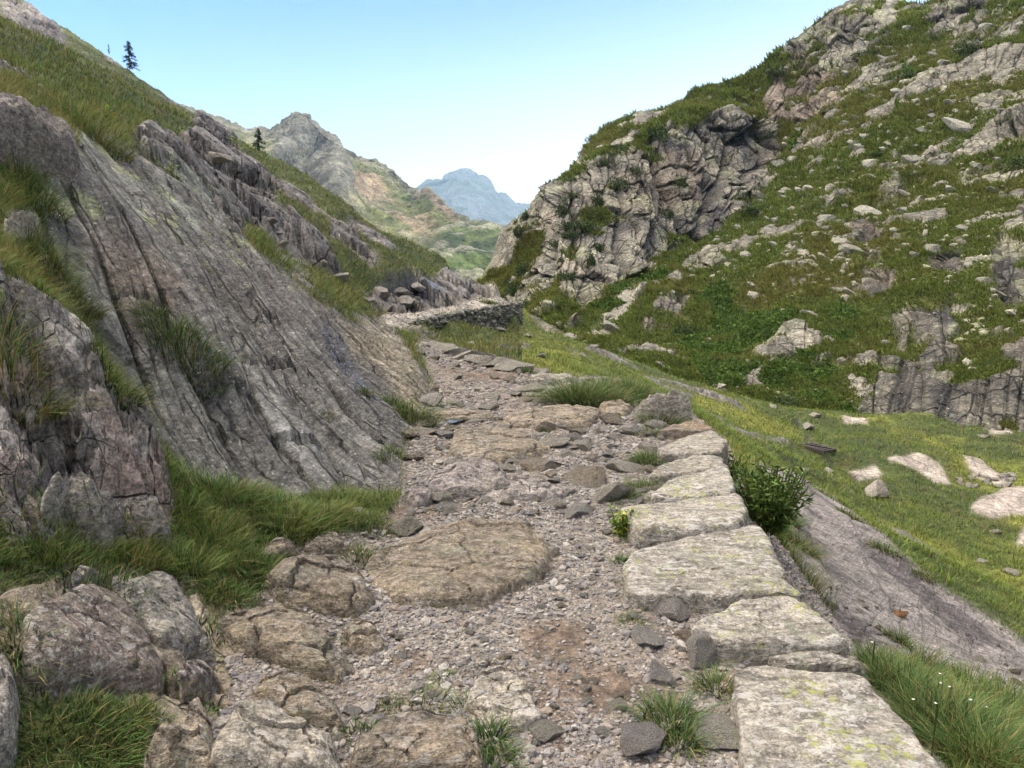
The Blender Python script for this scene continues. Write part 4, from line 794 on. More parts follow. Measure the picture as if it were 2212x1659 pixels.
L_ = [(955,1085,52,M_PALE,'cream angular stone in front of the dark violet hump',1,.75),(1250,1112,62,M_GREY,'blue-grey flat angular stone in the gravel left of the lichen slab',2,.45),(1200,1092,58,M_GREY,'greenish grey flat stone left of the blue-grey angular stone',3,.35),
(1318,1076,96,M_PALE,'pale squared stone block at the inner path edge below the grass strip',4,.45),(1205,925,88,M_PALE,'white-topped flat stone in the path above the small grassy stones',5,.35),(1195,963,70,M_PALE,'pale flat stone just below the white-topped flat stone',6,.35),(1255,968,74,M_PALE,'pale slabby stone right of the path centre near a strip of grass',7,.35),
(1112,1000,56,M_PALE,'cream and green stone on top of the tan rock sheet',8,.5),(1385,1612,112,M_VIOLET,'violet-grey faceted stone at the bottom edge beside a grass tuft',9,.75),(1550,1592,118,M_EDGE,'upright knobbly stone with white crystals at the bottom edge',10,.8),
(1518,1432,98,M_GREY,'grey pyramid-shaped stone in front of the rusty layered slab',11,.85),(1392,1388,92,M_GREY,'flat grey stone at the inner edge beside the gravel',12,.4),(1445,1325,128,M_VIOLET,'dark flat stone tucked under the broad white-flecked slab',13,.35),(1483,1380,72,M_BROWN,'rusty brown stone at the tip of the layered slab',14,.5),
(1253,1470,40,M_PALE,'cream oblong pebble lying alone in the gravel, left of a pair',15,.5),(1283,1475,36,M_TAN,'tan oblong pebble lying alone in the gravel, right of a pair',16,.5),(767,1112,52,M_PALE,'white stone half buried in the bright grass bank',17,.5),(878,1152,76,M_PALE,'tan lumpy stone touching the back of the largest flat rock',18,.55),
(350,1598,66,M_DARK,'dark blue-grey flat stone lying on the pointed tan rock',19,.35),(900,993,66,M_TAN,'tan rounded stone in moss at the foot of the tilted slab',20,.55),(1335,1532,56,M_PALE,'small pale flat stone in the gravel at the lower right',21,.4),(1180,1588,84,M_PALE,'pale low stone right of the whitish crumbly rock',22,.4),(1157,1612,40,M_GREY,'small blue-grey angular stone near the bottom edge',23,.6),
(1428,1472,84,M_VIOLET,'violet-brown wedge-shaped stone left of the pyramid-shaped stone',24,.55),(1575,1425,62,M_GREY,'small grey stone in the gap under the layered slab',25,.6),(1630,1440,52,M_VIOLET,'violet stone in the gap beside the bottom right slab',26,.6),(1400,975,60,M_PALE,'pale lumpy stone left of the streaked slab',27,.6),(1365,935,76,M_GREY,'grey stone beside the grassy verge at the bend',28,.5),
(1320,912,52,M_TAN,'tan cube-like stone in front of the long tussocks',29,.75),(1325,950,60,M_VIOLET,'purplish flat stone below the tan cube-like stone',30,.45),(1345,1015,80,M_PALE,'pale broken stone left of the round grass tuft',31,.4),(1175,1010,90,M_TAN,'flat tan stone in the middle of the upper path',32,.3),(1270,1040,100,M_TAN,'long tan stone in the path left of the grass strip',33,.35),
(940,1062,40,M_GREY,'grey stone at the left end of the dark violet hump',34,.6),(1085,1062,44,M_TAN,'tan stone leaning on the right end of the dark violet hump',35,.8),(960,945,50,M_GREY,'blue-grey stone just left of the puddle',36,.5),(880,945,60,M_TAN,'tan stone at the foot of the orange slab',37,.4),(925,875,70,M_GREY,'grey stone heap left of the tan rock shelf',38,.4),
(1060,862,60,M_PALE,'flat stone in the far path before the tan shelf',39,.3),(1140,845,70,M_PALE,'pale flat stone in the far path near its outer edge',40,.3),(1095,925,40,M_PALE,'small pale stone lying on the orange-tan rock sheet',41,.4),(1425,1210,20,M_PALE,'tiny pebble lying on the broad white-flecked slab',42,.5),(1710,1655,110,M_EDGE,'mauve lump on the bottom edge over the largest slab',43,.5),
(1250,1205,34,M_GREY,'small violet-grey stone in gravel right of the largest flat rock',44,.5),(620,1430,26,M_GREY,'small round stone on the cracked tan rock',45,.6),(275,1555,24,M_GREY,'little grey stone beside the low grass at the lower left',46,.6),(760,1540,44,M_GREY,'pale grey stone in the gravel beside the bumpy pale brown rock',47,.5),(800,1600,40,M_PALE,'cream stone in the moss left of the rounded tan rock',48,.5)]
for i, (u, v, w_, m_, lab, k, fl) in enumerate(L_): loose('stone', u, v, w_, m_, lab, 'stone', k % 12, fl, group=None)
# outer kerb of the far bend
kk = [(900,748),(922,753),(946,758),(968,763),(990,767),(1012,771),(1034,776),(1057,781),(1080,786),(1104,791),(1128,797)]
kk = [(a_ + (b_ - a_) * 0, c_) for a_, b_, c_ in [(900,0,748),(930,0,755),(960,0,761),(990,0,767),(1020,0,773),(1050,0,779),(1080,0,786),(1112,0,793)]]
for i, (u, v) in enumerate(kk):
    x, y, z = PZ(u, v, .02); o = link('kerb_stone', lib(M_PALE, i, 4, .45)); o.location = (x, y, .03); o.scale = (.42, .26, .26); o.rotation_euler = (.1, .12, .75 + random.uniform(-.15, .15))
    tag(o, 'pale slanted kerb stone in the row bordering the far bend', 'kerb stone', 'kerb stones of the far bend')
for i, (u, v, w_) in enumerate([(1262,822,46),(1295,826,50),(1325,828,44)]):
    loose('flat_rock', u, v, w_, M_PALE, 'pale flat stone behind the long tussocks at the bend', 'rock', i, .35, group='flat stones behind the tussocks', rz=.3)
# far hillside rocks beside the path
for i, (u, v, w_, m_, lab) in enumerate([(825,640,60,M_PALE,'upper left angular boulder in the rock pile left of the far path'),(858,636,60,M_DARK,'block in the middle of the rock pile by the far path'),(905,632,42,M_PALE,'block at the right end of the rock pile by the far path'),(800,655,44,M_TAN,'block at the left end of the rock pile by the far path'),(838,668,44,M_GREY,'low grey block at the edge of the far path'),(880,660,70,M_DARK,'wide block under the right end of the rock pile by the far path'),
    (610,530,40,M_PALE,'pale rounded stone in the grass below the dark rocky band'),(585,480,44,M_VIOLET,'violet-brown block at the lower end of the dark rocky band'),(600,505,30,M_PALE,'small pale stone below the violet-brown block'),(180,228,28,M_PALE,'small pale stone in the grass of the upper left slope'),(735,600,60,M_PALE,'pale rounded stone in the mid-slope grass'),(700,572,40,M_GREY,'grey stone heap in the mid-slope grass'),
    (1018,745,34,M_GREY,'grey stone in the gully grass under the wall'),(1035,700,26,M_PALE,'pale stone in the grass close to the wall'),(1075,718,50,M_PALE,'long pale flat stone in the gully grass'),(1140,728,28,M_PALE,'pale stone in the upper gully grass'),(1255,770,34,M_PALE,'pale stone low in the gully grass'),(1285,752,30,M_GREY,'grey stone at the right rim of the gully'),(1170,770,36,M_DARK,'dark stone in the lower gully grass')]):
    loose('slope_rock', u, v, w_ * .85, m_ if i > 5 else (M_VIOLET, M_DARK, M_GREY)[i % 3], lab, 'rock', i % 12, .6, sink=.5)
# meadow
for i, (u, v, w_, m_, lab) in enumerate([(1890,1070,80,M_PALE,'pale faceted boulder standing beside the meadow stream'),(1745,925,34,M_GREY,'grey stone in the meadow stream bed'),(1790,1018,24,M_PALE,'small pale stone right of the ladder-like frame'),(1735,1020,28,M_PALE,'pale broken stone left of the meadow stream'),(1850,1120,18,M_PALE,'tiny pale stone in grass below the faceted boulder'),
    (1670,880,26,M_GREY,'grey flat stone in the upper meadow'),(1600,838,60,M_VIOLET,'large violet-grey tilted slab at the foot of the mountain'),(1640,858,20,M_PALE,'small pale stone near the upper meadow edge'),(1760,900,24,M_PALE,'pale stone at the meadow stream head'),(2150,1150,22,M_PALE,'small pale stone at the right meadow edge'),(2190,1240,36,M_PALE,'pale stone low on the right meadow edge'),(2125,945,26,M_PALE,'pale flat stone far right in the upper meadow'),(2120,1215,26,M_GREY,'grey stone sunk in the darker meadow grass')]):
    loose('meadow_stone', u, v, w_, m_, lab, 'stone' if i else 'boulder', i % 12, .7 if i == 0 else .45)
for i in range(26):
    u, v = random.uniform(2070, 2190), random.uniform(1028, 1052); loose('rubble_stone', u, v, random.uniform(12, 26), random.choice([M_PALE, M_GREY]), 'small pale stone in the rubble beside the pink meadow bedrock', 'stone', i % 12, .5, group='rubble stones beside the meadow bedrock')
for i in range(34):
    u, v = random.choice([(random.uniform(1800, 2190), random.uniform(1330, 1460)), (random.uniform(2050, 2200), random.uniform(1420, 1500)), (random.uniform(1780, 1900), random.uniform(1290, 1400))])
    if v > 1440 + .25 * (u - 1900): continue
    loose('slab_pebble', u, v, random.uniform(10, 26), random.choice([M_PALE, M_GREY, M_BROWN]), 'small loose stone on the sloping rock below the path', 'stone', i % 12, .5, group='loose stones on the sloping rock')
loose('rust_stone', 1940, 1330, 42, rock_material('orange_stone', (.30, .14, .05), (.34, .18, .08), 0, .1, 1, .2), 'orange rust-coloured flat stone on the sloping rock', 'stone', 3, .35)
# stones lying loose in the gravel: the biggest ones one by one
cnt = 0
while cnt < 190:
    r_ = math.exp(random.uniform(math.log(2.2), math.log(12.5))); t_ = random.uniform(-.25, .5); x, y = r_ * math.sin(t_), r_ * math.cos(t_)
    z = float(Hat(x, y)); u, v, _ = proj(x, y, z)
    if not inpoly(np.array([u]), np.array([v]), PATH)[0] or u > 1500 + 0 * v: continue
    if 790 < u < 1185 and 1125 < v < 1310: continue
    edge = min(1, abs(u - 1120) / 260); w_ = random.choice([22, 26, 30, 38]) * (.7 + .5 * random.random()) * (1.25 if v < 1120 else 1)
    k_ = random.choice([0, 0, 1, 2]); m_ = (M_GREY, M_PALE, M_TAN)[k_]
    loose('path_stone', u, v, w_, m_, ('loose grey angular stone lying in the path gravel', 'loose pale angular stone lying in the path gravel', 'loose tan angular stone lying in the path gravel')[k_], 'stone', cnt % 12, (.5, .62)[cnt % 2], group=('loose grey path stones', 'loose pale path stones', 'loose tan path stones')[k_], at=(x, y, z))
    cnt += 1
cnt = 0
while cnt < 85:
    u, v = random.uniform(900, 1480), random.uniform(850, 1110); x, y, z = hit(u, v)
    if not inpoly(np.array([u]), np.array([v]), PATH)[0] or z < -.1 or (u < 1110 and 985 < v < 1080): continue
    loose('flat_stone', u, v, random.uniform(24, 62), random.choice([M_PALE, M_PALE, M_TAN, M_GREY]), 'flat stone paving the rough middle stretch of the path', 'stone', cnt % 12, .35, sink=.45, group='flat stones paving the middle of the path', at=(x, y, z), asp=random.uniform(.6, 1)); cnt += 1
def pebble_mesh(name, pos, size, cols, mat, sub=1, flat=.6, seed=5):
    r = np.random.default_rng(seed); v0, f0 = ICO[sub]; n = len(pos); k = len(v0)
    V_ = v0[None] * (1 + r.uniform(-.28, .28, (n, k, 1))) * np.stack([np.ones(n), r.uniform(.55, .95, n), flat * r.uniform(.6, 1.2, n)], 1)[:, None]
    a = r.uniform(0, 6.28, n); tl = r.normal(0, .3, n); ca, sa, ct, st = np.cos(a), np.sin(a), np.cos(tl), np.sin(tl)
    x, y, z = V_[..., 0], V_[..., 1], V_[..., 2]
    x, z = x * ct[:, None] - z * st[:, None], x * st[:, None] + z * ct[:, None]
    x, y = x * ca[:, None] - y * sa[:, None], x * sa[:, None] + y * ca[:, None]
    P = np.stack([x, y, z], -1) * size[:, None, None] + pos[:, None]
    Fq = (f0[None] + (np.arange(n) * k)[:, None, None]).reshape(-1, 3)
    return mesh_np(name, P.reshape(-1, 3), [Fq], mat, False, None, np.repeat(cols, k, 0))
def sample(mask, n, seed, pw=None):
    r = np.random.default_rng(seed); w = mask.astype(float).ravel(); c = np.cumsum(w); idx = np.searchsorted(c, r.uniform(0, c[-1], n))
    i, j = idx // mask.shape[1], idx % mask.shape[1]
    return i, j, r
def jitter_pos(i, j, r):
    lr = LR[i] + r.uniform(-.5, .5, len(i)) * (LR[1] - LR[0]); th_ = TH[j] + r.uniform(-.5, .5, len(i)) * (TH[1] - TH[0]); rr_ = np.exp(lr)
    x, y = rr_ * np.sin(th_), rr_ * np.cos(th_); return x, y, Hat(x, y)
vis = (U > -200) & (U < 2420) & (V > -80) & (V < 1900)
gm = mp * vis * (1 - .75 * dirt) * (.25 + .75 * sstep(-.3, .25, fbm(GX * 2, GY * 2, o=3, seed=401))) * np.where(GY < 15, 1, .5)
i, j, r = sample(gm, int(120000 * Q), 11); x, y, z = jitter_pos(i, j, r); rr_ = np.hypot(x, y)
s_ = np.exp(r.normal(0, .5, len(x))) * .0046 * (1 + rr_ * .17); s_ = np.minimum(s_, .03 + .003 * rr_)
pal = np.array([(.25, .215, .19), (.21, .185, .17), (.29, .25, .21), (.24, .20, .165), (.17, .15, .145), (.36, .325, .28), (.26, .205, .155)])
pc = pal[r.integers(0, len(pal), len(x))] * np.array([.80, .83, .88]) * r.uniform(.8, 1.2, (len(x), 1))
tag(link('gravel', pebble_mesh('gravel', np.stack([x, y, z + s_ * .15], 1), s_, pc, M_GRAVEL)), 'small loose gravel covering the path', kind='stuff')
# dry-stone retaining wall of the far path
wp = np.array([PZ(u, v, 0)[:2] for u, v in WALLTOP]); seg = np.linalg.norm(np.diff(wp, axis=0), axis=1); cs = np.concatenate([[0], np.cumsum(seg)])
r = np.random.default_rng(9); ps, ss = [], []
s0 = 0
while s0 < cs[-1]:
    k = min(len(seg) - 1, int(np.searchsorted(cs, s0, 'right') - 1)); t_ = (s0 - cs[k]) / seg[k]; p = wp[k] * (1 - t_) + wp[k + 1] * t_; dz = 0.06
    bot = np.interp(s0 / cs[-1], [0, .2, .5, .75, 1], [-.65, -.6, -.75, -1.25, -.9])
    while dz > bot:
        q = r.uniform(.07, .14); ps.append((p[0] + r.normal(0, .02) + .02, p[1] - .16 + (-dz) * -.10 + r.normal(0, .03), dz - q * .5)); ss.append(q * 1.08); dz -= q * .95
    s0 += r.uniform(.13, .2)
ps, ss = np.array(ps), np.array(ss); pc = np.array([(.17, .165, .14), (.13, .125, .11), (.21, .20, .165), (.10, .095, .085)])[r.integers(0, 4, len(ps))]
tag(link('stone_wall', pebble_mesh('stone_wall', ps, ss, pc, M_GRAVEL, 2, .62, 6)), 'grey dry-stone retaining wall holding up the far stretch of path', 'wall')
# boulders scattered over the mountainside
free = (clb + ocb < .3) & (VM < 880) & (UM > 1230) & (UM < 2240) & (VM > np.interp(UM, [p[0] for p in SKY_R], [p[1] for p in SKY_R]) + 15); free[:3] = False; free[-10:] = False
dens = free * (.15 + sstep(0, .3, fbm(X_ := PM[..., 0] * .12, PM[..., 1] * .12, PM[..., 2] * .12, 3, 403)) * 1.0 + .6 * (UM > 1700) * (VM < 620)) * (~lush)
i, j, r = sample(dens, 1500, 21); pos = PM2[i, j]
s_ = np.exp(r.normal(-.2, .6, len(pos))) * .0036 * pos[:, 1]; od = np.argsort(-s_); pos, s_ = pos[od], s_[od]
for k in range(200):
    o = link('mountain_rock', lib(M_MTN, k % 12, 3, .6)); o.location = tuple(pos[k]); q = float(s_[k]) * .95; o.scale = (q * 1.3, q, q * 1.1); o.rotation_euler = (.1, .45, random.uniform(-.9, .3))
    tag(o, 'pale rock among the grass of the right mountainside', 'rock', 'rocks scattered over the right mountainside')
pc = np.array([(.26, .245, .19), (.20, .19, .155), (.32, .30, .235), (.24, .24, .15)])[r.integers(0, 4, len(pos))]
tag(link('mountain_rubble', pebble_mesh('mountain_rubble', pos[200:], s_[200:], pc[200:], M_GRAVEL, 1, .6, 8)), 'small pale rubble strewn over the mountainside', kind='stuff')
# puddle
pu = [(966,916),(975,908),(990,905),(1003,907),(1006,911),(992,914),(978,918)]
pw_ = np.array([PZ(u, v, .02) for u, v in pu]); c_ = pw_.mean(0)
m = bpy.data.materials.new('water'); m.use_nodes = True; b_ = m.node_tree.nodes['Principled BSDF']; b_.inputs['Base Color'].default_value = (.05, .055, .06, 1); b_.inputs['Roughness'].default_value = .03; b_.inputs['IOR'].default_value = 1.33
pv_ = np.concatenate([[c_], pw_]); fz = np.array([(0, k + 1, (k + 1) % len(pu) + 1) for k in range(len(pu))])
pv_[:, 2] = max(Hat(pv_[:, 0], pv_[:, 1])) + .03
tag(link('puddle', mesh_np('puddle', pv_, [fz[:, ::-1]], m, False)), 'small puddle of rain water on the path', kind='structure')
# ------------------------------------------------------------------ plants
def blade_mesh(name, pos, h, w, lean, dry, mat, seg=2, curl=1.0, seed=1, up=None):
    """lean: (N,2) horizontal offset of the tip as a share of the height"""
    r = np.random.default_rng(seed); n = len(pos); a = r.uniform(0, 2 * PI, n); wx, wy = np.cos(a), np.sin(a)
    ts = np.linspace(0, 1, seg + 1); V_ = []; hh = []
    for k, t in enumerate(ts):
        off = lean * (h * (t ** 1.8) * curl)[:, None]; z = h * (t - .35 * t * t * np.minimum(1.6, np.hypot(lean[:, 0], lean[:, 1])))
        c = pos + np.stack([off[:, 0], off[:, 1], z], 1)
        if k < seg:
            ww = w * (1 - .75 * t) * .5; s = np.stack([wx * ww, wy * ww, 0 * ww], 1); V_ += [c - s, c + s]; hh += [np.full(n, t)] * 2
        else: V_.append(c); hh.append(np.ones(n))
    K = len(V_); P = np.stack(V_, 1).reshape(-1, 3); base = (np.arange(n) * K)[:, None]
    quads = [base + np.array([2 * k, 2 * k + 1, 2 * k + 3, 2 * k + 2]) for k in range(seg - 1)]
    tri = base + np.array([K - 3, K - 2, K - 1])
    rn = r.random(n)
    return mesh_np(name, P, ([np.concatenate(quads)] if quads else []) + [tri], mat, True, {'rnd': np.repeat(rn, K), 'hgt': np.stack(hh, 1).reshape(-1), 'dry': np.repeat(dry, K)})
def leaf_cloud(pos, nrm, size, seed=1, asp=.45):
    """rhombic leaves; returns verts, quads"""
    r = np.random.default_rng(seed); n = len(pos); d = r.normal(size=(n, 3)); d += nrm * .8; d /= np.linalg.norm(d, axis=1, keepdims=True)
    s = np.cross(d, r.normal(size=(n, 3))); s /= np.linalg.norm(s, axis=1, keepdims=True) + 1e-9
    L = size[:, None]; V_ = np.stack([pos, pos + d * L * .5 + s * L * asp * .5, pos + d * L, pos + d * L * .5 - s * L * asp * .5], 1)
    return V_.reshape(-1, 3), (np.arange(n) * 4)[:, None] + np.array([0, 1, 2, 3])
# --- grass of the near slopes
i_, j_ = None, None
gr_mask = gmask * vis * (stream < .3) * (wF < .3)
gr_mask = gr_mask * (1 - wFG); low = np.ones(U.shape)
low *= np.where((U < 740) & (V > 1150) & left, .55 + .45 * sstep(-.15, .15, fbm(GX * 2.5, GY * 2.5, o=3, seed=421)), 1)
gr_mask = gr_mask * low * np.where(left & (RR < 8), 1.7, 1) * np.where(mead & (RR > 9), .8, 1)
i, j, r = sample(gr_mask, int(330000 * Q), 31); x, y, z = jitter_pos(i, j, r); rr_ = np.hypot(x, y); n = len(x)
isL = left[i, j]; cs_ = .30
d1, d2, cid = cell2(x / cs_, y / cs_, 77)
# direction to the tussock centre, for blades that fan outward
e = .02; g1 = cell2((x + e) / cs_, y / cs_, 77)[0]; g2 = cell2(x / cs_, (y + e) / cs_, 77)[0]
gx, gy = (g1 - d1) / e * cs_, (g2 - d1) / e * cs_
hgt = np.where(isL, np.where(rr_ > 8, .10, .105), .075) * (1.25 - .75 * d1) * (.6 + .9 * cid) * r.uniform(.6, 1.3, n)
hgt = np.where((~isL) & (rr_ < 9), hgt * 2.0, hgt); hgt = np.where(isL & (rr_ < 7), hgt * .95, hgt); hgt = hgt * np.clip(.6 + rr_ * .06, .8, 1.6)
hgt = np.where((U[i, j] < 900) & (V[i, j] > 1230) & isL, hgt * .38, hgt)
hx, hy = Hat(x + .1, y), Hat(x, y + .1); sl_x, sl_y = -(hx - z) / .1, -(hy - z) / .1
lean = np.stack([gx * .45 + np.clip(sl_x, -1, 1) * .55 + r.normal(0, .3, n), gy * .45 + np.clip(sl_y, -1, 1) * .4 + r.normal(0, .3, n)], 1)
wd = np.maximum(.0046, rr_ * .00088) * r.uniform(.7, 1.3, n)
dry = np.clip((r.random(n) < (.22 + .20 * (cid > .8) + .12 * (n_a[i, j] > .1))) * r.uniform(.3, .95, n) + .35 * sstep(0, .4, n_c[i, j]) * r.random(n), 0, 1)
near = rr_ < 8
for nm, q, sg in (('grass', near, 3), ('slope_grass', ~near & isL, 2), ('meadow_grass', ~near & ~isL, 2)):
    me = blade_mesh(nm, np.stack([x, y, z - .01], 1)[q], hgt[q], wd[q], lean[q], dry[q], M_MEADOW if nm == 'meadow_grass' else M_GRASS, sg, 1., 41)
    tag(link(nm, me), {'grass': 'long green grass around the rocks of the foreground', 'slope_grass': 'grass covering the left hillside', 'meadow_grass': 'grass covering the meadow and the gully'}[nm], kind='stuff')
# --- growth on the mountainside
gm2 = (1 - np.clip(clb + ocb * 1.6, 0, 1)) * (UM < 2300) * (1 - scree); gm2[:2] = 0; gm2[-9:] = 0
i, j, r = sample(gm2 * (~lush), int(230000 * Q), 51); pos = PM2[i, j] + r.normal(0, .06, (len(i), 3)); Y_ = pos[:, 1]; n = len(i)
nn = fbm(pos[:, 0] * .9, pos[:, 1] * .9, pos[:, 2] * .9, 3, 431)
dry = np.clip(.35 * r.random(n) + .45 * sstep(-.1, .35, na[i, j]) * r.random(n) + (r.random(n) < .06) * .4, 0, 1)
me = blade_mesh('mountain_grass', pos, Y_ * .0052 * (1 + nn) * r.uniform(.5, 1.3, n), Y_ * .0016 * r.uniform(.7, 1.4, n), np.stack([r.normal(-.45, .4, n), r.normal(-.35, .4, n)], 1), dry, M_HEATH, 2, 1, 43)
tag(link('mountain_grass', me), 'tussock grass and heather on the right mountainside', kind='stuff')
i, j, r = sample(blur(lush.astype(float), 2) * gm2, int(60000 * Q), 53); pos = PM2[i, j] + r.normal(0, .05, (len(i), 3)); n = len(i)
V_, Fq = leaf_cloud(pos, np.array([[-.4, -.5, .8]]), pos[:, 1] * .0042 * r.uniform(.5, 1.3, n), 55, .6)
me = mesh_np('alder_thicket', V_, [Fq], M_LUSH, True, {'rnd': np.repeat(r.random(n), 4), 'hgt': np.tile([0, .5, 1, .5], n), 'dry': np.repeat((r.random(n) < .05) * .4, 4)})
tag(link('alder_thicket', me), 'bright green low thicket in the folds of the mountainside', kind='stuff')
# --- shrubs
def shrub_mesh(seed, n=1500, lobes=7, flat=.75, leaf=.10, mat=M_SHRUB):
    r = np.random.default_rng(seed); c = r.normal(0, .38, (lobes, 3)) * np.array([1, 1, .6]); c[:, 2] = np.abs(c[:, 2]) + .2; rad = r.uniform(.25, .5, lobes)
    k = r.integers(0, lobes, n); d = r.normal(size=(n, 3)); d /= np.linalg.norm(d, axis=1, keepdims=True)
    p = c[k] + d * (rad[k] * r.uniform(.55, 1.08, n) ** .7)[:, None]; p[:, 2] = np.maximum(p[:, 2] * flat, -.1)
    V_, Fq = leaf_cloud(p, d, leaf * r.uniform(.6, 1.5, n), seed + 1, .6)
    return mesh_np('shrub', V_, [Fq], mat, True, {'rnd': np.repeat(r.random(n), 4), 'hgt': np.tile([.2, .5, 1, .5], n), 'dry': np.repeat((r.random(n) < .05) * .3, 4)})
SH = [shrub_mesh(60 + k, n=1500) for k in range(5)]
SD = [(1415,285,44,60),(1545,215,36,30),(1590,187,30,22),(1668,145,46,26),(1300,352,30,34),(1330,328,40,26),(1318,395,40,50),(1285,430,36,40),(1260,478,60,40),(1240,500,40,30),(1345,372,30,30),(1440,455,34,40),(1270,560,28,50),(1252,590,44,60),(1300,530,26,34),(1620,458,76,44),(1590,470,40,26),(1455,395,40,36),(1485,640,24,28),(1480,698,60,56),(1110,560,44,60),(1090,600,40,60),(1075,630,50,44),(1110,635,50,40),(1130,500,30,40),(1140,470,24,34),(1170,520,30,30),(1205,445,40,50),(1215,480,30,40),(1180,560,24,40),(1142,580,24,44),(1200,640,26,26),(1540,500,20,26),(1230,420,30,26),(1375,300,26,20),(1430,232,24,14),(1360,265,24,16),(1500,200,26,14),(1320,280,20,18),(1150,462,22,18),(1870,110,40,20),(1960,180,40,30),(2105,120,60,40),(2190,330,70,50),(1380,650,30,24),(1240,392,22,20),(1285,305,20,24),(1710,860,80,30),(1655,700,34,26),(1890,330,50,16)]
um0 = UM[0]; 
def on_mtn(u, v):
    j = int(np.argmin(np.abs(um0 - u))); i = int(np.argmin(np.abs(VM[1:-9, j] - v))) + 1; return PM2[i, j]
for k, (u, v, wD, hD) in enumerate(SD):
    p = on_mtn(u, v + hD * .3); s = wD / F * p[1] * .62
    o = link('mountain_shrub', SH[k % 5]); o.location = (p[0], p[1] - .2 * s, p[2] - .15 * s); o.scale = (s, s, s * hD / wD * 1.25); o.rotation_euler = (0, 0, k * 1.3)
    tag(o, 'dark green shrub growing on the cliffs of the right mountain', 'shrub', 'dark shrubs on the right mountain')
def conifer(name, u, v, hD, Y, label, seed, thin=1.):
    x, y, z = PY(u, v, Y); hgt_ = hD / F * Y; r = np.random.default_rng(seed); root = empty(name, (x, y, z - .03 * hgt_)); tag(root, label, 'tree')
    a = np.linspace(0, 2 * PI, 7)[:-1]; zs = np.linspace(0, hgt_, 7); V_ = np.concatenate([np.stack([np.cos(a) * .022 * hgt_ * (1 - .93 * q / hgt_) + .01 * hgt_ * math.sin(q * 3), np.sin(a) * .022 * hgt_ * (1 - .93 * q / hgt_), 0 * a + q], 1) for q in zs])
    Fq = np.array([[k * 6 + b, k * 6 + (b + 1) % 6, (k + 1) * 6 + (b + 1) % 6, (k + 1) * 6 + b] for k in range(6) for b in range(6)])
    link('trunk', mesh_np('trunk', V_, [Fq], M_BARK), root)
    P, S = [], []; bv, bf = [], []
    for k in range(int(46 * thin)):
        t = (k + r.random()) / (46 * thin); zb = hgt_ * (.08 + .9 * t); L = hgt_ * .34 * (1 - t) ** .75 * r.uniform(.55, 1.1) * thin + .02 * hgt_; an = r.uniform(0, 6.28)
        m_ = int(52 * (L / hgt_ * 4 + .3)); q = r.random(m_)
        bp = np.stack([np.cos(an) * L * q, np.sin(an) * L * q, zb + L * (.15 * q - .35 * q * q)], 1); P.append(bp + r.normal(0, .012 * hgt_, (m_, 3)) * (1 - .4 * q)[:, None]); S.append(np.full(m_, .055 * hgt_))
        b0 = len(bv); e_ = .004 * hgt_
        for q_ in (0, .5, 1): bv += [(np.cos(an) * L * q_, np.sin(an) * L * q_, zb + L * (.15 * q_ - .35 * q_ * q_) + s2 * e_ * (1.1 - q_)) for s2 in (-1, 1)]
        bf += [(b0, b0 + 2, b0 + 3, b0 + 1), (b0 + 2, b0 + 4, b0 + 5, b0 + 3)]
    link('branch', mesh_np('branch', np.array(bv), [np.array(bf)], M_BARK), root)
    P = np.concatenate(P); S = np.concatenate(S); n = len(P)
    V_, Fq = leaf_cloud(P, np.array([[0, 0, -.3]]), S * r.uniform(.6, 1.4, n), seed, .28)
    link('crown', mesh_np('crown', V_, [Fq], M_NEEDLE, True, {'rnd': np.repeat(r.random(n), 4), 'hgt': np.tile([0, .5, 1, .5], n), 'dry': np.zeros(4 * n)}), root)
conifer('larch_tree', 281, 148, 56, 100, 'lone larch standing on the left skyline high above the path', 1)
conifer('larch_tree', 560, 346, 66, 70, 'larch on the left hillside in front of the far rocky peak', 2)
conifer('dead_tree', 236, 116, 20, 106, 'tiny bare sapling on the skyline left of the lone larch', 3, .45)
for k, (u, v, wD, hD, Y) in enumerate([(680,408,52,26,58),(655,398,30,20,60)]):
    x, y, z = PY(u, v + 8, Y); s = wD / F * Y * .6; o = link('dwarf_pine', SH[k]); o.location = (x, y, z - .3 * s); o.scale = (s, s, s * .8)
    tag(o, ['wider dark dwarf pine on the left skyline below the larch', 'smaller dark dwarf pine just left of the wider one'][k], 'shrub')
# --- grass tufts one can point at
def tuft(u, v, rad, h, n, label, dryness=.15, droop=(0, 0), seed=0, w=.0052, at=None, mat=M_TUFT):
    x, y, z = at if at else hit(u, v); r = np.random.default_rng(seed + 900); n = int(n * .8)
    a = r.uniform(0, 2 * PI, n); q = np.sqrt(r.random(n)) * rad; px_, pyy = np.cos(a) * q, np.sin(a) * q * .8
    pz_ = Hat(x + px_, y + pyy) - z; pz_ = np.clip(pz_, -rad * 1.2, rad * 1.2)
    lean_ = np.stack([np.cos(a) * (.25 + .7 * q / rad) + droop[0] + r.normal(0, .42, n), np.sin(a) * (.25 + .7 * q / rad) + droop[1] + r.normal(0, .42, n)], 1)
    hh = h * .88 * r.uniform(.4, 1.25, n) * (1.1 - .4 * q / rad)
    me = blade_mesh('grass_tuft', np.stack([px_, pyy, pz_ - .015], 1), hh, np.maximum(w, y * .0009) * r.uniform(.7, 1.3, n), lean_, (r.random(n) < dryness) * r.uniform(.4, 1, n), mat, 4, 1., seed + 5)
    o = link('grass_tuft', me); o.location = (x, y, z); return tag(o, label, 'grass tuft', 'grass tufts')
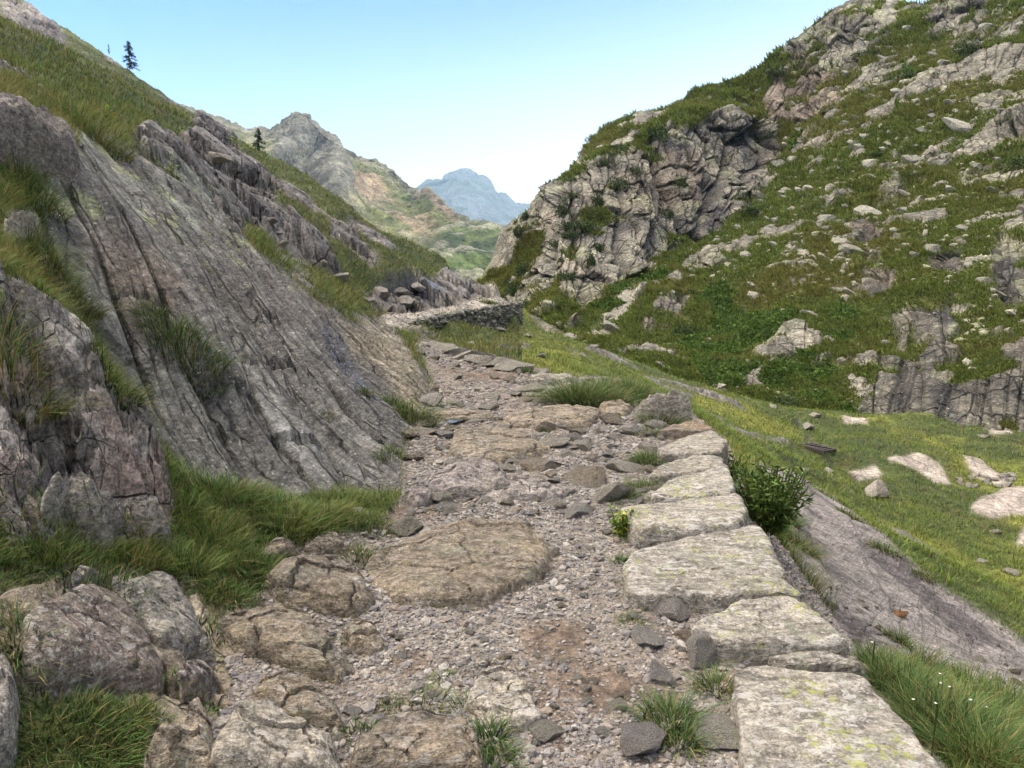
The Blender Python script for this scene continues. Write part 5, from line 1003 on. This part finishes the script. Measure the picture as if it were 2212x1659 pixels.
TL = [(1352,1168,.035,.05,150,'tiny tuft in the joint under the thick rounded slab',.3,(0,0)),(1405,1088,.05,.06,200,'small tuft at the joint above the thick rounded slab',.25,(0,0)),(1505,1308,.05,.045,200,'small tuft in the joint behind the layered slab',.3,(0,0)),(1640,1420,.045,.045,160,'small tuft in the joint above the largest slab',.3,(0,0)),(1430,995,.05,.06,200,'small tuft in the joint above the narrow pale slab',.2,(0,0)),
(395,760,.30,.30,1300,'round grass tuft in the middle of the tilted slab',.2,(.35,-.45)),(225,810,.16,.22,600,'grass tuft in the gap left of the tilted slab',.2,(.3,-.4)),(30,800,.17,.26,700,'drooping straw-coloured tuft at the left edge of the outcrop',.5,(.4,-.3)),(95,560,.30,.30,1400,'long drooping grass clump over the top of the left outcrop',.35,(.4,-.6)),(50,400,.26,.28,900,'grass clump under the boulder at the left edge',.3,(.4,-.5)),(205,300,.35,.35,900,'grass curtain hanging right of the upper left boulder',.35,(.5,-.3)),
(960,1470,.055,.06,240,'little grass tuft in the gravel above the rounded tan rock',.3,(0,0)),(920,1518,.09,.07,380,'grass fringe along the top of the rounded tan rock',.3,(.1,0)),(850,1532,.07,.06,260,'grass fringe at the left shoulder of the rounded tan rock',.3,(0,0)),(1000,1530,.06,.08,240,'grass fringe at the right shoulder of the rounded tan rock',.3,(0,0)),(1058,1600,.06,.12,420,'dark green tuft right of the rounded tan rock',.1,(0,-.2)),(1075,1640,.05,.10,300,'dark green tuft at the bottom edge right of the rounded tan rock',.1,(0,-.2)),
(1392,1290,.075,.08,420,'neat round tuft at the corner of the broad white-flecked slab',.15,(0,0)),(1344,1215,.05,.09,260,'small upright tuft at the left end of the broad slab',.15,(0,0)),(1338,1258,.035,.05,140,'tiny tuft below the upright one in the gravel edge',.2,(0,0)),(1365,1345,.06,.07,240,'sparse tuft above the flat grey edge stone',.3,(0,0)),(1548,1490,.08,.12,420,'straw-streaked tuft left of the largest bottom right slab',.35,(-.1,0)),(1452,1560,.11,.14,700,'large bright tuft beside the violet-grey faceted stone',.2,(.1,-.1)),(1470,1610,.07,.13,350,'grass spilling between the violet stone and the knobbly stone',.2,(.1,-.2)),
(605,1490,.08,.05,380,'short dark tuft on the small tan rock hump',.15,(0,0)),(700,1460,.05,.05,220,'short tuft in a crack of the long tan rock',.2,(0,0)),(715,1388,.05,.05,220,'thin tuft at the right end of the cracked tan rock',.3,(0,0)),(780,1210,.12,.12,420,'straw-tipped tuft left of the largest flat rock',.35,(.2,0)),(780,1590,.06,.07,280,'tuft in the gravel gap left of the rounded tan rock',.2,(0,0)),(1398,1000,.13,.15,800,'rounded bright tuft beside the narrow pale slab',.15,(0,0)),(1345,1078,.14,.12,700,'grass strip left of the lichen slab',.2,(0,0)),(1390,1055,.12,.12,600,'grass strip between two slabs above the thick rounded slab',.2,(0,0)),
(1250,872,.34,.44,2300,'tall bushy tussock at the left end of the grassy verge',.25,(-.2,-.1)),(1370,858,.50,.46,2900,'wide pale green tussock behind the tan cube-like stone',.3,(.1,0)),(1310,862,.30,.38,1400,'shorter tussock in the middle of the grassy verge',.3,(0,0)),(1430,915,.22,.22,900,'grass in front of the pale rounded boulder',.3,(.1,-.1)),(1405,940,.10,.16,420,'upright tuft left of the brown jagged slab',.2,(0,0)),(1940,1385,.11,.16,520,'isolated tuft growing on the sloping rock',.3,(0,-.1)),(1725,1180,.20,.20,800,'turf cushion overhanging the sloping rock',.35,(.2,-.2)),(1690,1120,.20,.26,800,'long grass at the head of the sloping rock',.2,(.1,-.1)),
(1650,1060,.30,.30,1000,'long grass below the leafy bush outside the wall',.15,(.1,-.1)),(1840,1120,.2,.2,400,'tuft on the far rim of the sloping rock',.35,(0,0)),(1910,1190,.2,.18,400,'second tuft along the far rim of the sloping rock',.3,(0,0)),(1998,1248,.16,.16,300,'third tuft along the far rim of the sloping rock',.3,(0,0)),(892,910,.22,.28,900,'grass tuft hanging at the foot of the orange slab',.35,(.2,-.2)),(850,880,.16,.2,500,'small tuft on the orange slab',.3,(.2,-.2)),(842,985,.12,.12,420,'moss and grass at the lower right foot of the tilted slab',.25,(0,0)),(790,850,.08,.12,200,'thin tuft in a crack of the tilted slab',.3,(.2,-.2)),
(705,905,.06,.14,120,'dry yellow tuft in a crack of the tilted slab',.6,(.2,-.2)),(360,372,.20,.18,300,'small tuft near the top of the tilted slab',.4,(.2,-.2)),(1130,805,.18,.14,400,'tuft among the kerb stones of the far bend',.25,(0,0)),(1160,862,.14,.12,300,'low tuft at the inner edge of the far path',.25,(0,0)),(1185,935,.06,.06,200,'mossy tuft under the white-topped flat stone',.3,(0,0)),(1290,965,.12,.05,260,'thin grass strip between pale path stones',.3,(0,0)),(440,1450,.10,.05,400,'moss patch right of the large grey-brown slab',.3,(0,0)),(35,1380,.12,.14,500,'drooping tuft at the left frame edge beside the grey-brown slab',.4,(.1,-.3)),(455,1380,.08,.09,300,'narrow grass strip right of the knobbly grey rock',.2,(0,0)),(970,880,.14,.1,260,'low grass with a yellow flower at the far path edge',.2,(0,0)),(1055,655,.35,.25,300,'small tuft on top of the far wall',.3,(0,0)),(1100,650,.4,.25,300,'yellowish tuft at the end of the far wall',.5,(0,0))]
for k, (u, v, rad, h, n, lab, dr, dp) in enumerate(TL): tuft(u, v, rad, h, n, lab, dr, dp, k)
# grass bank at the foot of the slab and the long dark grass at the lower right
for k, (u, v, rad, h, n, lab) in enumerate([(470,1080,.36,.20,3600,'deep green grass bank at the lower left of the tilted slab'),(600,1110,.34,.16,2800,'long grass bank in the middle of the slab foot'),(735,1095,.30,.13,2600,'bright grass bank at the right of the slab foot'),(790,1130,.18,.10,1300,'grass cushion above bare brown soil'),(480,1200,.24,.14,1800,'long grass below the deep green bank'),(480,1280,.14,.10,900,'browning grass left of the tan rock hump'),(150,1215,.30,.11,2600,'long swept grass below the left outcrop'),(300,1195,.20,.10,1600,'feathery grass above the knobbly grey rock'),(110,1570,.24,.09,2400,'dark short grass in the bottom left corner'),(280,1545,.12,.07,900,'short grass left of the pointed tan rock'),(400,1480,.10,.045,700,'mossy grass below the large grey-brown slab'),
    (1960,1510,.20,.32,2000,'long dark grass just right of the largest slab'),(2060,1600,.26,.36,3000,'long dark grass in the bottom right corner'),(2170,1560,.26,.34,2200,'long grass at the right frame edge'),(1900,1450,.14,.24,1000,'grass at the top of the lower right bank'),(2130,1660,.2,.34,1600,'grass cut off by the bottom right frame corner')]):
    tuft(u, v, rad, h, n, lab, .24, (.25 if u > 1800 else 0, -.1), 200 + k)
# --- leafy plants
def leafy(name, u, v, h, nst, nl, leaf, mat, label, spread, seed, fl=0, flc=None, at=None):
    x, y, z = at if at else hit(u, v); r = np.random.default_rng(seed); root = empty(name, (x, y, z - .02)); tag(root, label, 'plant')
    P, D, sv, sf = [], [], [], []
    heads = []
    for k in range(nst):
        a = r.uniform(0, 6.28); L = h * r.uniform(.55, 1.05); tx, ty = math.cos(a) * spread * r.random() , math.sin(a) * spread * r.random(); bx_, by_ = tx * .35, ty * .35
        pp = lambda q: np.array([bx_ + (tx - bx_) * q ** 1.3, by_ + (ty - by_) * q ** 1.3, L * q])
        for m_ in range(nl):
            q = .15 + .85 * (m_ + r.random()) / nl; P.append(pp(q)); b = r.uniform(0, 6.28); D.append((math.cos(b), math.sin(b), .35))
        b0 = len(sv); wv = .004
        for q in (0, .35, .7, 1): c = pp(q); sv += [c - (wv, 0, 0), c + (wv, 0, 0), c + (0, wv, 0)]
        for q in range(3):
            for e1, e2 in ((0, 1), (1, 2), (2, 0)): sf.append((b0 + q * 3 + e1, b0 + q * 3 + e2, b0 + q * 3 + 3 + e2, b0 + q * 3 + 3 + e1))
        heads.append(pp(1.0))
    P, D = np.array(P), np.array(D); n = len(P); D = D * 2.2
    V_, Fq = leaf_cloud(P, D, leaf * r.uniform(.6, 1.3, n), seed, .26 if nst > 30 else .3)
    link('stem', mesh_np('stem', np.array(sv), [np.array(sf)], mat, True, {'rnd': np.full(len(sv), .5), 'hgt': np.full(len(sv), .3), 'dry': np.full(len(sv), .2)}), root)
    link('leaves', mesh_np('leaves', V_, [Fq], mat, True, {'rnd': np.repeat(r.random(n), 4), 'hgt': np.tile([.2, .5, 1, .5], n), 'dry': np.repeat((r.random(n) < .08) * .6, 4)}), root)
    for k in range(fl):
        c = heads[k % len(heads)] + r.normal(0, .01, 3); pv2 = [c]; nf_ = 6; s_ = leaf * .35
        for b in range(nf_ * 2): q = b * PI / nf_; rr2 = s_ * (1 if b % 2 else .45); pv2.append(c + np.array([math.cos(q) * rr2, math.sin(q) * rr2 * .8, .35 * rr2]))
        ff_ = np.array([(0, b + 1, (b + 1) % (nf_ * 2) + 1) for b in range(nf_ * 2)]); link('flower_head', mesh_np('flower_head', np.array(pv2), [ff_], flc, False), root)
def flat_m(name, c): return plain(name, c, .6, 30, .15, .002)
YEL, PUR, WHI = flat_m('yellow_petals', (.60, .42, .02)), flat_m('purple_petals', (.16, .07, .50)), flat_m('white_petals', (.75, .75, .68))
bx0, by0, _ = PZ(1600, 1010, 0); zb = float(Hat(bx0 + .25, by0 + .2))
leafy('willowherb_bush', 0, 0, 0.50, 120, 22, .065, M_LUSH, 'tall leafy bush with narrow leaves growing outside the slabs', .34, 71, at=(bx0 + .20, by0 - .1, zb + .12))
leafy('willowherb_bush', 0, 0, .42, 60, 18, .06, M_LUSH, 'smaller leafy clump just beyond the tall leafy bush', .28, 72, at=(bx0 + .05, by0 + .8, zb + .1))
leafy('yellow_plant', 1348, 1158, .17, 26, 12, .055, M_PLANT, 'yellow-green leafy plant at the foot of the thick rounded slab', .11, 73, 5, YEL)
leafy('dandelion', 655, 1135, .10, 6, 5, .07, M_PLANT, 'single broad-leaved green plant in the bright grass bank', .05, 74)
leafy('small_flower', 230, 268, .25, 6, 4, .10, M_PLANT, 'yellow flower on the upper left slope above the slab', .10, 75, 3, YEL)
leafy('small_flower', 372, 372, .20, 6, 4, .09, M_PLANT, 'yellow flowers at the crest of the tilted slab', .12, 76, 4, YEL)
leafy('small_flower', 1338, 905, .10, 3, 3, .05, M_PLANT, 'tiny yellow flower in front of the wide tussock', .03, 77, 1, YEL)
leafy('small_flower', 950, 862, .12, 3, 3, .06, M_PLANT, 'yellow flower at the left edge of the far path', .04, 78, 1, YEL)
for k, (u, v, lab) in enumerate([(312,1292,'purple flower at the top of the knobbly grey rock'),(326,1345,'purple flower halfway down the knobbly grey rock'),(402,1428,'purple flower at the lower end of the knobbly grey rock'),(1682,1125,'cluster of purple bellflowers outside the thick slab')]):
    leafy('purple_flower', u, v, .07, 4, 2, .035, M_TUFT, lab, .03, 80 + k, 3, PUR)
for k, (u, v) in enumerate([(1880,1470),(2005,1545),(2040,1580),(1985,1600),(2075,1620),(2010,1640),(2120,1590),(2030,1530),(1660,1010),(1640,1035),(1668,1050),(1650,1085),(1690,1070),(1632,1000)]):
    leafy('white_flower', u, v, .30, 1, 2, .03, M_TUFT, 'small white flower head above the long grass outside the path edge', .05, 100 + k, 1, WHI)
    COL.objects[-1]
for o in bpy.data.objects:
    if o.name.startswith('white_flower') and o.type == 'EMPTY': o['group'] = 'white flowers in the grass outside the path edge'
for k in range(26):
    u, v = random.uniform(1840, 2200), 0; t_ = (u - 1840) / 360; v = 1440 + t_ * 160 + random.uniform(0, 60)
# ladder-like timber frame by the stream
a, b = np.array(hit(1742, 966)), np.array(hit(1790, 990)); mid = (a + b) / 2; L = np.linalg.norm(b - a); root = empty('timber_frame', tuple(mid), math.atan2(b[1] - a[1], b[0] - a[0])); tag(root, 'dark ladder-like timber frame lying across the meadow stream', 'footbridge')
def boxm(name, c, d, mat, parent):
    bm = bmesh.new(); bmesh.ops.create_cube(bm, size=1.0)
    for q in bm.verts: q.co = Vector((q.co.x * d[0] + c[0], q.co.y * d[1] + c[1], q.co.z * d[2] + c[2]))
    bmesh.ops.bevel(bm, geom=bm.edges[:], offset=.01, segments=1, affect='EDGES'); me = bpy.data.meshes.new(name); bm.to_mesh(me); bm.free(); me.materials.append(mat); return link(name, me, parent)
for s in (-1, 1): boxm('rail', (0, s * .24, .14), (L * 1.1, .07, .12), M_WOOD, root)
for k in range(6): boxm('rung', ((k - 2.5) * L * .2, 0, .16), (.07, .46, .06), M_WOOD, root)
# ------------------------------------------------------------------ camera, light, sky
cam = bpy.data.cameras.new('camera'); co = bpy.data.objects.new('camera', cam); COL.objects.link(co)
co.location = (0, 0, EYE); co.rotation_euler = (PI / 2 - PITCH, 0, 0)
cam.sensor_width = 36; cam.lens = F / 2212 * 36; cam.clip_start = .05; cam.clip_end = 30000
scene.camera = co
SUN_AZ, SUN_EL = math.radians(96), math.radians(25)      # measured from +Y towards +X
w = bpy.data.worlds.new('World'); scene.world = w; w.use_nodes = True
nt = w.node_tree; nt.nodes.clear()
sky = nt.nodes.new('ShaderNodeTexSky'); sky.sky_type = 'NISHITA'; sky.sun_disc = False
sky.sun_elevation = SUN_EL; sky.sun_rotation = SUN_AZ; sky.altitude = 1800; sky.air_density = 1.0; sky.dust_density = .6; sky.ozone_density = 1.4
T = NT(nt)
dirv = T.n('ShaderNodeTexCoord').outputs['Generated']; sx = T.n('ShaderNodeSeparateXYZ'); T.l(dirv, sx.inputs[0])
tint = T.mix(1., sky.outputs[0], (.05, .29, .59), 'MULTIPLY')
hz_ = T.rng(T.math('SUBTRACT', sx.outputs[2], T.math('MULTIPLY', sx.outputs[0], .16)), .37, .10); hz_ = T.math('MULTIPLY', hz_, hz_)
tint = T.mix(hz_, tint, (2.9, 2.95, 2.85))      # pale haze low over the horizon
# made-up bright cloud overhead and behind the viewer, added to lift the shaded valley
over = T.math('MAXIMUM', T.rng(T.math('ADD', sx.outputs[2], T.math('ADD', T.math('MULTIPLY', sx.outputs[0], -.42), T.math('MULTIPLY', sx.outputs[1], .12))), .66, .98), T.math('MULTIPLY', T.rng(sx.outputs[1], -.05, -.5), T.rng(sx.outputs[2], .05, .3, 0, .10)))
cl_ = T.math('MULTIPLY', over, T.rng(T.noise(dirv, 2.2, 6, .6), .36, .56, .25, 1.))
FILL_CLOUD = 19.0
cc = T.mix(T.math('MULTIPLY', cl_, 1.), tint, (FILL_CLOUD, FILL_CLOUD * .89, FILL_CLOUD * .73), 'MIX')
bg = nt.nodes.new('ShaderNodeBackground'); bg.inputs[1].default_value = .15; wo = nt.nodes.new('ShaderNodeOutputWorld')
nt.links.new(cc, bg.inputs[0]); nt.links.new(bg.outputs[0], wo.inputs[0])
sl_ = bpy.data.lights.new('sun', 'SUN'); sl_.energy = 2.6; sl_.angle = math.radians(.5); sl_.color = (1, .93, .80)
so = bpy.data.objects.new('sun', sl_); COL.objects.link(so)
d = Vector((math.sin(SUN_AZ) * math.cos(SUN_EL), math.cos(SUN_AZ) * math.cos(SUN_EL), math.sin(SUN_EL)))
so.rotation_euler = d.to_track_quat('Z', 'Y').to_euler(); so.location = (60, 0, 80)
scene.view_settings.view_transform = 'Standard'; scene.view_settings.look = 'None'; scene.view_settings.exposure = 1.85; scene.view_settings.gamma = 1
scene.cycles.max_bounces = 5; scene.cycles.diffuse_bounces = 3; scene.cycles.glossy_bounces = 2; scene.cycles.volume_bounces = 0
scene.cycles.transmission_bounces = 3; scene.cycles.transparent_max_bounces = 8; scene.cycles.use_denoising = True
